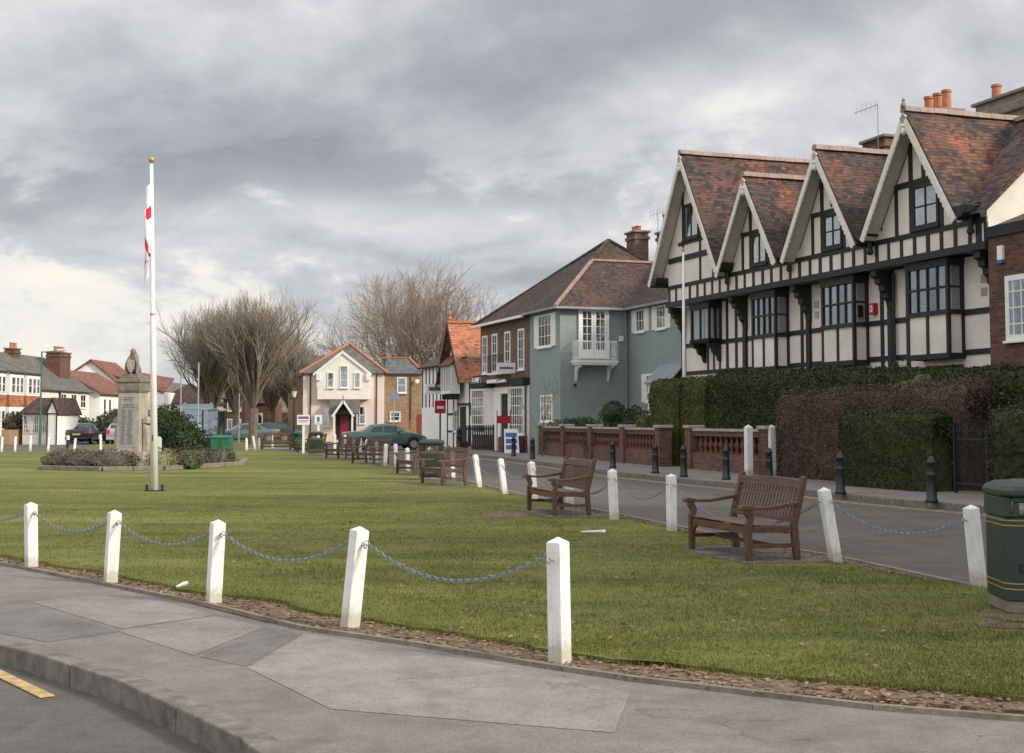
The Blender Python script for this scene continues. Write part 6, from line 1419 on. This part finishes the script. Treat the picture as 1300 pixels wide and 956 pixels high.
# ================================================================== PINK HOUSE
PF = Frame((-15.49,97),0); r = empty('pink_house',(-15.49,97,0)); 
def P(px,py,yo=0): return PF.uz(px,py,yo)
MB().box(0,6.0,0,8,0,5.15).build('wall', M['pink'], r)
q = MB().roof([(-.25,-.25,5.12),(6.25,-.25,5.12),(3.0,3.2,7.5)],.1).roof([(-.25,-.25,5.12),(-.25,8,5.12),(3.0,4.8,7.5),(3.0,3.2,7.5)],.1).roof([(6.25,-.25,5.12),(6.25,8,5.12),(3.0,4.8,7.5),(3.0,3.2,7.5)],.1).roof([(-.25,8,5.12),(6.25,8,5.12),(3.0,4.8,7.5)],.1).build('roof', M['slate_lichen'], r)
MB().beam((-.28,-.28,5.14),(3,3.2,7.54),.22,.1,(0,0,1)).beam((3,3.2,7.54),(3,4.8,7.54),.22,.1,(0,0,1)).beam((6.28,-.28,5.14),(3,3.2,7.54),.16,.1,(0,0,1)).build('ridge_tiles', M['pot'], q)
x0,zb = P(403,507); x1,_ = P(470,507); xa,za = P(436,447.5); ze = P(403,474)[1]
MB().slab([(x0,-.45,zb+.9),(x1,-.45,zb+.9),(x1,-.45,ze),(xa,-.45,za),(x0,-.45,ze)],(0,3.4,0)).box(x0+.06,x1-.06,-.44,-.001,zb,zb+.895).build('gable_bay', M['cream2'], r)
for s in (-1,1): MB().slab([(xa,-.55,za+.12),(xa+s*2.15,-.55,ze-.02),(xa+s*2.15,-.55,ze-.22),(xa,-.55,za-.10)],(0,.1,0)).build('bargeboard', M['white'], r)
for (a,b_,c,d,cl_,rw) in ((415.6,424,472.7,492.5,1,2),(431.6,442,464,492.5,1,3),(449.5,457.6,472.7,492.5,1,2)):
    xx,zt = P(a,c,-.45); xy,zz = P(b_,d,-.45); window(r,xx,xy,zz,zt,-.451,cl_,rw,'white',.07,.03,True,.9)
for (a,b_,c,d) in ((411.5,417.5,517,541),(457,463,516,538)): xx,zt = P(a,c); xy,zz = P(b_,d); window(r,xx-.05,xy+.05,zz,zt,0,1,2,'white',.05,.03)
ct = MB()
for xx_ in (x0+.12,x1-.12): ct.box(xx_-.14,xx_+.14,-.60,-.452,ze-.55,ze-.02)
ct.build('console', M['cream2'], r, bevel=.02)
MB().tube([(.55,-.05,5.1),(.55,-.05,.1)],.05,6).build('drainpipe', M['timber'], r); MB().tube([(5.45,-.05,5.1),(5.45,-.05,.1)],.05,6).build('drainpipe', M['timber'], r)
xx,zt = P(417.5,501,-1.2); xy,zz = P(456,524.5,-1.2)
po = MB().roof([(xx,-1.3,zz),(xy,-1.3,zz),(xy,-.02,zt+.1),(xx,-.02,zt+.1)],.08).build('porch', M['slate_lichen'], r); xc = P(436,508,-1.6)[0]; zc = P(436,508,-1.6)[1]
MB().roof([(xc,-1.7,zc),(xc-.8,-1.7,zc-1.15),(xc-.8,-.2,zc-1.15),(xc,-.2,zc)],.06).roof([(xc,-1.7,zc),(xc+.8,-1.7,zc-1.15),(xc+.8,-.2,zc-1.15),(xc,-.2,zc)],.06).build('porch_gable', M['slate'], po)
for s in (-1,1):
    MB().beam((xc,-1.74,zc-.05),(xc+s*.78,-1.74,zc-1.2),.15,.06,(0,1,0)).build('bargeboard', M['white'], po); MB().box(xc+s*.66-.06,xc+s*.66+.06,-1.7,-1.58,.15,zc-1.1).build('porch_post', M['white'], po)
MB().lathe([(.04,0),(.05,.15),(.01,.4)],(xc,-1.7,zc),6).build('finial', M['pot'], po)
MB().box(xc-.75,xc+.75,-.03,-.004,.2,2.4).build('porch_recess', M['dark'], po)
xx,zt = P(431.6,524.5,-.1); xy,zz = P(442.3,550,-.1); MB().box(xx,xy,-.08,-.032,.15,zt).build('door', M['maroon'], r)
MB().box(.02,.06,-.03,-.004,4.9,5.0).build('name_mark', M['timber'], r)
tag(r,'pink rendered house with cream gabled bay and maroon door','house')
r = empty('brick_annex',(-9.48,97.2,0)); MB().box(.0,2.75,0,7,0,5.1).build('wall', M['brick_yellow'], r)
q = MB().roof([(-.1,-.2,5.1),(2.95,-.2,5.1),(1.6,2.6,6.35),(-.1,2.6,6.35)],.08).roof([(2.95,-.2,5.1),(2.95,7,5.1),(1.6,4.5,6.35),(1.6,2.6,6.35)],.08).roof([(-.1,2.6,6.35),(1.6,2.6,6.35),(1.6,4.5,6.35),(-.1,4.5,6.35)],.08).build('roof', M['slate'], r)
MB().beam((-.9,2.6,6.4),(1.6,2.6,6.4),.14,.1,(0,0,1)).beam((1.6,2.6,6.4),(2.98,-.22,5.14),.14,.1,(0,0,1)).build('ridge_tiles', M['pot'], q)
AF = Frame((-9.48,97.2),0)
for (a,b_,c,d) in ((504,516,479,499),(495,508.5,522.5,535)): xx,zt = AF.uz(a,c); xy,zz = AF.uz(b_,d); window(r,xx,xy,zz,zt,0,1,2,'white',.08,.04)
MB().lathe([(.16,0),(.16,.03),(.02,.08)],(0,0,0),12).build('satellite_dish', M['white'], r, loc=(2.45,-.2,4.5)).rotation_euler = (R(75),0,0)
MB().tube([(1.95,-.04,5),(1.95,-.04,.1)],.04,6).build('drainpipe', M['timber'], r); tag(r,'yellow brick side wing with slate roof right of the pink house','house')
# behind the pink house on its left a low dark hipped roof
r = empty('low_roofed_house',(-17.8,104,0)); MB().box(0,4,0,5,0,5.2).build('wall', M['brick_yellow'], r); MB().roof([(-.2,-.2,5.2),(4.2,-.2,5.2),(4.2,2.5,6.9),(1.4,2.5,6.9)],.1).roof([(-.2,-.2,5.2),(-.2,5.2,5.2),(1.4,2.5,6.9)],.1).build('roof', M['slate'], r); tag(r,'dark slate roof peeping out behind the left side of the pink house','house')
# fences, wall, green wheelie bin, low brick wall
x,y = X(540,93),93; q = empty('red_fence',(x,y,0)); m = MB()
for k in range(14): m.box(-.62+k*.1,-.53+k*.1,-.02,.02,.3,2.05+(.04 if k%2 else 0))
m.build('boards', M['redpanel'], q); MB().box(-.68,.82,.021,.06,.5,.58).build('rail', M['redpanel'], q); MB().box(-.68,.82,.021,.06,1.6,1.68).build('rail', M['redpanel'], q); tag(q,'red stained board fence behind the bright green bin','fence')
x,y = X(543,84),84; q = empty('wheelie_bin',(x,y,.05)); MB().slab([(-.34,-.3,0),(.34,-.3,0),(.4,-.36,1.1),(-.4,-.36,1.1)],(0,.62,0)).build('body', M['green_bright'], q, bevel=.03); MB().box(-.43,.43,-.40,.34,1.101,1.18).build('lid', M['green_bright'], q, bevel=.03); tag(q,'bright green bin beside the red fence and the inn','bin')
x,y = X(503,91),91; q = empty('garden_wall',(x,y,0)); MB().box(-2.2,1.1,0,.25,0,.95).build('brickwork', M['brick_yellow'], q); m = MB()
for k in range(12): m.box(.1+k*.085,.13+k*.085,.26,.29,.4,1.6)
m.build('trellis', M['pot'], q); tag(q,'low brick garden wall with orange trellis behind the green car','garden wall')
# ================================================================== LEFT SIDE HOUSES
LA = R(87.7); LO = (-35,86)
def left(name, label, cat='house'): o = empty(name,(LO[0],LO[1],0),LA); tag(o,label,cat); return o
r = left('terraced_house','white terrace with two bays and orange tile panels at the left edge')
MB().box(-8,8.2,0,8,0,5.05).build('wall', M['white_wall'], r)
q = MB().roof([(-8,-.3,5.0),(8.4,-.3,5.0),(8.4,4,7.3),(-8,4,7.3)],.1).roof([(-8,8.3,5.0),(8.4,8.3,5.0),(8.4,4,7.3),(-8,4,7.3)],.1).build('roof', M['slate_lichen'], r)
MB().slab([(8.2,0,5.05),(8.2,8,5.05),(8.2,4,7.2)],(-.2,0,0)).build('gable_end', M['white_wall'], r)
for (a,b_) in ((-6.9,-4.6),(-4.0,-1.7),(0,2.3),(2.95,5.2),(5.75,8.05)):
    y0 = -.75; bq = MB().box(a,b_,y0,-.001,0,4.95).build('bay', M['white_wall'], r)
    MB().box(a-.02,b_+.02,y0-.03,-.002,2.55,3.35).build('tile_panel', M['tile_orange'], bq)
    MB().roof([(a-.15,y0-.2,4.95),(b_+.15,y0-.2,4.95),(b_+.15,1.2,5.9),(a-.15,1.2,5.9)],.1).build('bay_roof', M['slate_lichen'], bq)
    MB().box(a-.08,b_+.08,y0-.12,y0-.01,4.82,4.94).build('gutter', M['timber'], bq)
    for (c,d) in ((a+.2,a+.85),(a+.95,b_-.75),(b_-.65,b_-.1)): window(bq,c,d,3.5,4.6,y0,1,2,'white',.06,.04,False); window(bq,c,d,1.0,2.3,y0,1,2,'white',.06,.04,False)
MB().tube([(5.48,-.1,5),(5.48,-.1,0)],.06,6).build('drainpipe', M['lamp_green'], r)
chimney(r,-1,.5,3.6,4.4,6.6,8.0,'brick_red',[(-.6,4),(.1,4)],.4)
MB().box(3.0,4.2,-.1,-.002,2.5,3.1).build('shop_sign', M['lampglass'], r)
r = empty('corner_shop',(X(30,88),88,0),R(-12)); tag(r,'low shop front with brown tiled roof and white windows left of the navy car','shop')
MB().box(0,1.9,0,2.4,0,2.15).build('wall', M['white'], r)
q = MB().roof([(-.2,-.35,2.08),(2.0,-.35,2.08),(2.0,1.2,3.15),(.3,1.2,3.15)],.08).roof([(-.2,-.35,2.08),(-.2,2.7,2.08),(.3,1.2,3.15)],.08).roof([(-.2,2.7,2.08),(2.0,2.7,2.08),(2.0,1.2,3.15),(.3,1.2,3.15)],.08).build('roof', M['tile_brown'], r)
for k in range(3): window(r,.08+k*.62,.62+k*.62,.75,1.95,0,3,2,'white',.05,.03,False)
MB().slab([(1.98,-.3,0),(2.75,-.3,0),(2.75,-.3,2.1),(2.36,-.3,3.0),(1.98,-.3,2.1)],(0,2.6,0)).build('gable_wall', M['white_wall'], r)
for s_ in (-1,1): MB().slab([(2.36,-.38,3.12),(2.36+s_*.5,-.38,2.0),(2.36+s_*.38,-.38,2.0),(2.36,-.38,2.9)],(0,.06,0)).build('bargeboard', M['timber'], r)
m = MB(); m.box(1.98,2.06,-.34,-.301,0,2.1).box(2.67,2.75,-.34,-.301,0,2.1).box(2.06,2.67,-.335,-.301,2.02,2.1); m.build('timber_frame', M['timber'], r)
MB().roof([(2.36,-.35,3.14),(2.9,-.35,1.98),(2.9,2.6,1.98),(2.36,2.6,3.14)],.05).build('gable_roof', M['tile_brown'], r)
r = left('cream_cottage','cream cottage with a big red chimney stack and slate roof')
MB().box(10.6,20.4,.2,7,0,4.0).build('wall', M['cream2'], r); MB().slab([(10.6,.2,4.0),(10.6,7,4),(10.6,3.6,6.6)],(.2,0,0)).build('gable_end', M['white_wall'], r)
MB().roof([(10.3,-.1,3.9),(20.6,-.1,3.9),(20.6,3.6,6.7),(10.3,3.6,6.7)],.1).roof([(10.3,7.3,3.9),(20.6,7.3,3.9),(20.6,3.6,6.7),(10.3,3.6,6.7)],.1).build('roof', M['slate_lichen'], r)
for xx in (14.3,16.4,18.4): window(r,xx,xx+1.2,2.6,3.7,.2,2,2,'white',.08,.04); window(r,xx,xx+1.2,.8,1.9,.2,2,2,'white',.08,.04)
chimney(r,16.9,19.1,1.3,2.4,4.4,6.95,'brick_red',[(17.2,1.8),(17.65,1.8),(18.1,1.8),(18.7,1.8)],.42); chimney(r,12.4,13.6,3.1,3.8,5.6,7.0,'brick_red',[(12.7,3.4),(13.3,3.4)],.4)
MB().tube([(14.0,.1,4),(14.0,.1,0)],.07,6).build('drainpipe', M['timber'], r)
r = left('red_roofed_cottage','white cottage with low red tiled roof right of the cream one')
MB().box(21.2,29,-.4,6,0,3.9).build('wall', M['white_wall'], r); MB().roof([(20.9,-.7,3.8),(29.2,-.7,3.8),(29.2,2.8,5.8),(20.9,2.8,5.8)],.1).roof([(20.9,6.3,3.8),(29.2,6.3,3.8),(29.2,2.8,5.8),(20.9,2.8,5.8)],.1).build('roof', M['tile_red'], r)
MB().slab([(21.2,-.4,3.9),(21.2,6,3.9),(21.2,2.8,5.7)],(.2,0,0)).build('gable_end', M['white_wall'], r)
for xx in (22,23.2,25.5,27): window(r,xx,xx+.6,1.6,3.4,-.4,1,2,'white',.06,.03)
chimney(r,20.3,20.95,2.6,3.1,4.2,6.4,'brick_red',[],.3)
r = empty('white_gabled_house',(X(88,128),128,0)); W_ = 7.2; k = .082
MB().slab([(0,0,0),(6.3,0,0),(6.3,0,3.9),(2.1,0,7.5),(0,0,6.0)],(0,8,0)).build('wall', M['white_wall'], r)
q = MB().roof([(2.1,-.3,7.6),(6.6,-.3,3.85),(6.6,8,3.85),(2.1,8,7.6)],.15).roof([(2.1,-.3,7.6),(-.2,-.3,6.0),(-.2,8,6.0),(2.1,8,7.6)],.15).roof([(3.4,1.0,6.3),(9,1.0,4.4),(9,5,5.9),(2.6,5,7.0)],.15).build('roof', M['tile_red'], r); MB().box(4.2,9,1.2,7,0,4.4).build('wing', M['white_wall'], r)
window(r,4.0,4.9,3.4,4.4,0,2,2,'timber',.08,.03); MB().tube([(1.7,-.02,4),(1.7,-.02,6)],.04,5).build('vent_pipe', M['lamp_grey'], r); tag(r,'tall white gabled house with red roof behind the war memorial','house')
r = empty('hipped_house',(X(196,132),132,0)); MB().box(0,5.6,0,6,0,3.4).build('wall', M['cream'], r)
MB().roof([(-.4,-.3,3.3),(6.0,-.3,3.3),(2.9,3,5.5)],.1).roof([(-.4,-.3,3.3),(-.4,6.3,3.3),(2.9,3,5.5)],.1).roof([(6,-.3,3.3),(6,6.3,3.3),(2.9,3,5.5)],.1).build('roof', M['tile_brown'], r)
for xx in (.4,2.2,4.0): window(r,xx,xx+1.1,1.6,2.8,0,2,1,'cream2',.1,.05)
tag(r,'cream house with brown hipped roof behind the dark shrub','house')
r = empty('orange_brick_house',(X(284,138),138,0)); MB().box(0,2.3,0,5,0,4.0).build('wall', M['brick_red'], r); MB().roof([(-.3,-.3,3.9),(2.6,-.3,3.9),(1.1,2.4,5.2)],.1).build('roof', M['tile_brown'], r); window(r,.4,1.9,2.6,3.6,0,3,1,'white',.12,.05); window(r,.4,1.9,.6,1.8,0,3,1,'white',.12,.05); tag(r,'small sunlit red brick house behind the phone box','house')
r = empty('dark_brick_house',(X(306,142),142,0)); MB().box(0,3.6,0,5,0,3.6).build('wall', M['brick_dark'], r); MB().roof([(-.3,-.3,3.5),(3.9,-.3,3.5),(3.9,2.4,5.0),(-.3,2.4,5.0)],.1).build('roof', M['tile_brown'], r); window(r,.8,2.4,1.2,2.4,0,3,1,'white',.1,.05); tag(r,'dark brick house right of the small red one, behind the bare trees','house')
r = empty('garden_wall',(-33.3,86,0),R(87)); MB().box(0,3.2,0,.2,0,1.0).box(8,26,0,.2,0,.95).build('brickwork', M['brick_yellow'], r); MB().box(3.2,3.5,-.05,.25,0,1.3).build('pier', M['brick_red'], r); tag(r,'low brown garden wall along the far left pavement','garden wall')
r = empty('board_fence',(-20,112,0)); m = MB()
for k in range(40): m.box(k*.4,k*.4+.38,0,.03,0,1.5+.03*(k%3))
m.build('boards', M['bark'], r); MB().box(0,16,.031,.08,.4,.5).build('rail', M['bark'], r); tag(r,'long brown board fence behind the bare trees','fence')
# ================================================================== LIGHT, SKY, CAMERA
SUN_AZ = R(118)     # clockwise from the view direction (+Y) : from behind the right hand houses
SUN_EL = R(27)
sd = Vector((math.sin(SUN_AZ)*math.cos(SUN_EL), math.cos(SUN_AZ)*math.cos(SUN_EL), math.sin(SUN_EL)))
sun = bpy.data.lights.new('sun','SUN'); sun.energy = 4.0; sun.angle = R(9); sun.color = (1,.90,.76)
so = bpy.data.objects.new('sun', sun); COL.objects.link(so); so.rotation_euler = (-sd).to_track_quat('-Z','Y').to_euler()
w = bpy.data.worlds.new('World'); scene.world = w; w.use_nodes = True; nt = w.node_tree; nt.nodes.clear()
out = N(nt,'ShaderNodeOutputWorld'); bg = N(nt,'ShaderNodeBackground'); nt.links.new(bg.outputs[0], out.inputs[0])
sky = N(nt,'ShaderNodeTexSky'); sky.sky_type = 'NISHITA'; sky.sun_disc = False; sky.sun_elevation = SUN_EL; sky.sun_rotation = SUN_AZ; sky.dust_density = 2
tc = N(nt,'ShaderNodeTexCoord'); sx = N(nt,'ShaderNodeSeparateXYZ'); nt.links.new(tc.outputs['Generated'], sx.inputs[0])
def mth(op, a, b=None, c=None, clamp=False):
    m = N(nt,'ShaderNodeMath',operation=op); m.use_clamp = clamp
    for i,v in enumerate((a,b,c)):
        if v is None: continue
        if isinstance(v,(int,float)): m.inputs[i].default_value = v
        else: nt.links.new(v, m.inputs[i])
    return m.outputs[0]
X_, Y_, Z_ = sx.outputs
zz = mth('ADD', mth('MAXIMUM', Z_, 0), .52)
cb = N(nt,'ShaderNodeCombineXYZ'); nt.links.new(mth('DIVIDE',X_,zz), cb.inputs[0]); nt.links.new(mth('DIVIDE',Y_,zz), cb.inputs[1])
def nz(scale, detail, rough, off, dist=0, xs=1):
    mp = N(nt,'ShaderNodeMapping'); mp.inputs['Location'].default_value = off; mp.inputs['Scale'].default_value = (xs,1,1); nt.links.new(cb.outputs[0], mp.inputs[0])
    n = N(nt,'ShaderNodeTexNoise'); n.inputs['Scale'].default_value = scale; n.inputs['Detail'].default_value = detail; n.inputs['Roughness'].default_value = rough; n.inputs['Distortion'].default_value = dist; nt.links.new(mp.outputs[0], n.inputs['Vector']); return n.outputs['Fac']
n1 = nz(3.4, 10, .54, (5.6,3.9,0), .35, .75); n2 = nz(1.5, 4, .5, (2.3,8.2,0), .2, .8); n3 = nz(9.0, 10, .60, (4.2,0.1,0), .3, .8)
def gauss(v, c, wd): 
    d = mth('DIVIDE', mth('SUBTRACT', v, c), wd); return mth('POWER', 2.718, mth('MULTIPLY', mth('MULTIPLY', d, d), -1))
def sstep(v, a, b):
    m = N(nt,'ShaderNodeMapRange'); m.interpolation_type = 'SMOOTHSTEP'; nt.links.new(v, m.inputs[0]); m.inputs[1].default_value = a; m.inputs[2].default_value = b; return m.outputs[0]
az = mth('DIVIDE', X_, mth('MAXIMUM', Y_, .05))      # tangent of azimuth in front
el = Z_
base = mth('ADD', mth('MULTIPLY', mth('SUBTRACT', n1, .5), 1.15), mth('ADD', mth('MULTIPLY', mth('SUBTRACT', n2, .5), .8), mth('MULTIPLY', mth('SUBTRACT', n3, .5), .42)))
dark = mth('MULTIPLY', gauss(mth('ADD', mth('SUBTRACT', el, mth('MULTIPLY', az, .10)), mth('MULTIPLY', mth('SUBTRACT', n2, .5), .35)), .205, .050), mth('SUBTRACT', 1, sstep(az, -.05, .25)))
brt1 = mth('MULTIPLY', gauss(mth('ADD', el, mth('MULTIPLY', mth('SUBTRACT', n1, .5), .14)), .138, .030), gauss(az, -.12, .30))
brt2 = mth('MULTIPLY', gauss(el, .25, .07), gauss(az, .24, .16))
low = gauss(el, .06, .05)
crisp = mth('MULTIPLY', sstep(mth('ADD', n1, mth('MULTIPLY', mth('SUBTRACT', n3, .5), .25)), .50, .57), gauss(el, .135, .07))
lum = mth('ADD', mth('ADD', .505, mth('MULTIPLY', crisp, .20)), mth('MULTIPLY', base, .95))
for t, k in ((dark,-.25),(brt1,.26),(brt2,.24),(low,.13)): lum = mth('ADD', lum, mth('MULTIPLY', t, k))
col = ramp(nt, lum, [(.10,(.17,.175,.19)),(.38,(.275,.28,.297)),(.58,(.42,.422,.435)),(.72,(.56,.545,.525)),(.95,(.66,.60,.53))])
# brighter overhead cloud light
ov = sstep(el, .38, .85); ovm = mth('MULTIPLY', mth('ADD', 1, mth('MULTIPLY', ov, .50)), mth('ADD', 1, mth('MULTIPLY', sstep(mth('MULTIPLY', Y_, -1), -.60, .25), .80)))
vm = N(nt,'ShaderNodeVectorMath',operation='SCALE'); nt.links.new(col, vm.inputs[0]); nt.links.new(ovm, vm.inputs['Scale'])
sk = N(nt,'ShaderNodeVectorMath',operation='SCALE'); nt.links.new(sky.outputs[0], sk.inputs[0]); sk.inputs['Scale'].default_value = .10
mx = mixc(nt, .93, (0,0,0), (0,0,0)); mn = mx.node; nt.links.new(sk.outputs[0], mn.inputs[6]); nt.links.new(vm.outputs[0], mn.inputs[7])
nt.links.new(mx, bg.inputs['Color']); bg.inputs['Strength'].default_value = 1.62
cam = bpy.data.cameras.new('camera'); co = bpy.data.objects.new('camera', cam); COL.objects.link(co)
co.location = (0,0,HC); co.rotation_euler = (R(90)+TH, 0, 0); cam.sensor_width = 36; cam.lens = FPX/1300*36; cam.shift_y = -44.5/1300; cam.clip_end = 4000; cam.clip_start = .1
scene.camera = co
scene.view_settings.view_transform = 'Standard'; scene.view_settings.look = 'None'; scene.view_settings.exposure = 0
scene.render.engine = 'CYCLES'
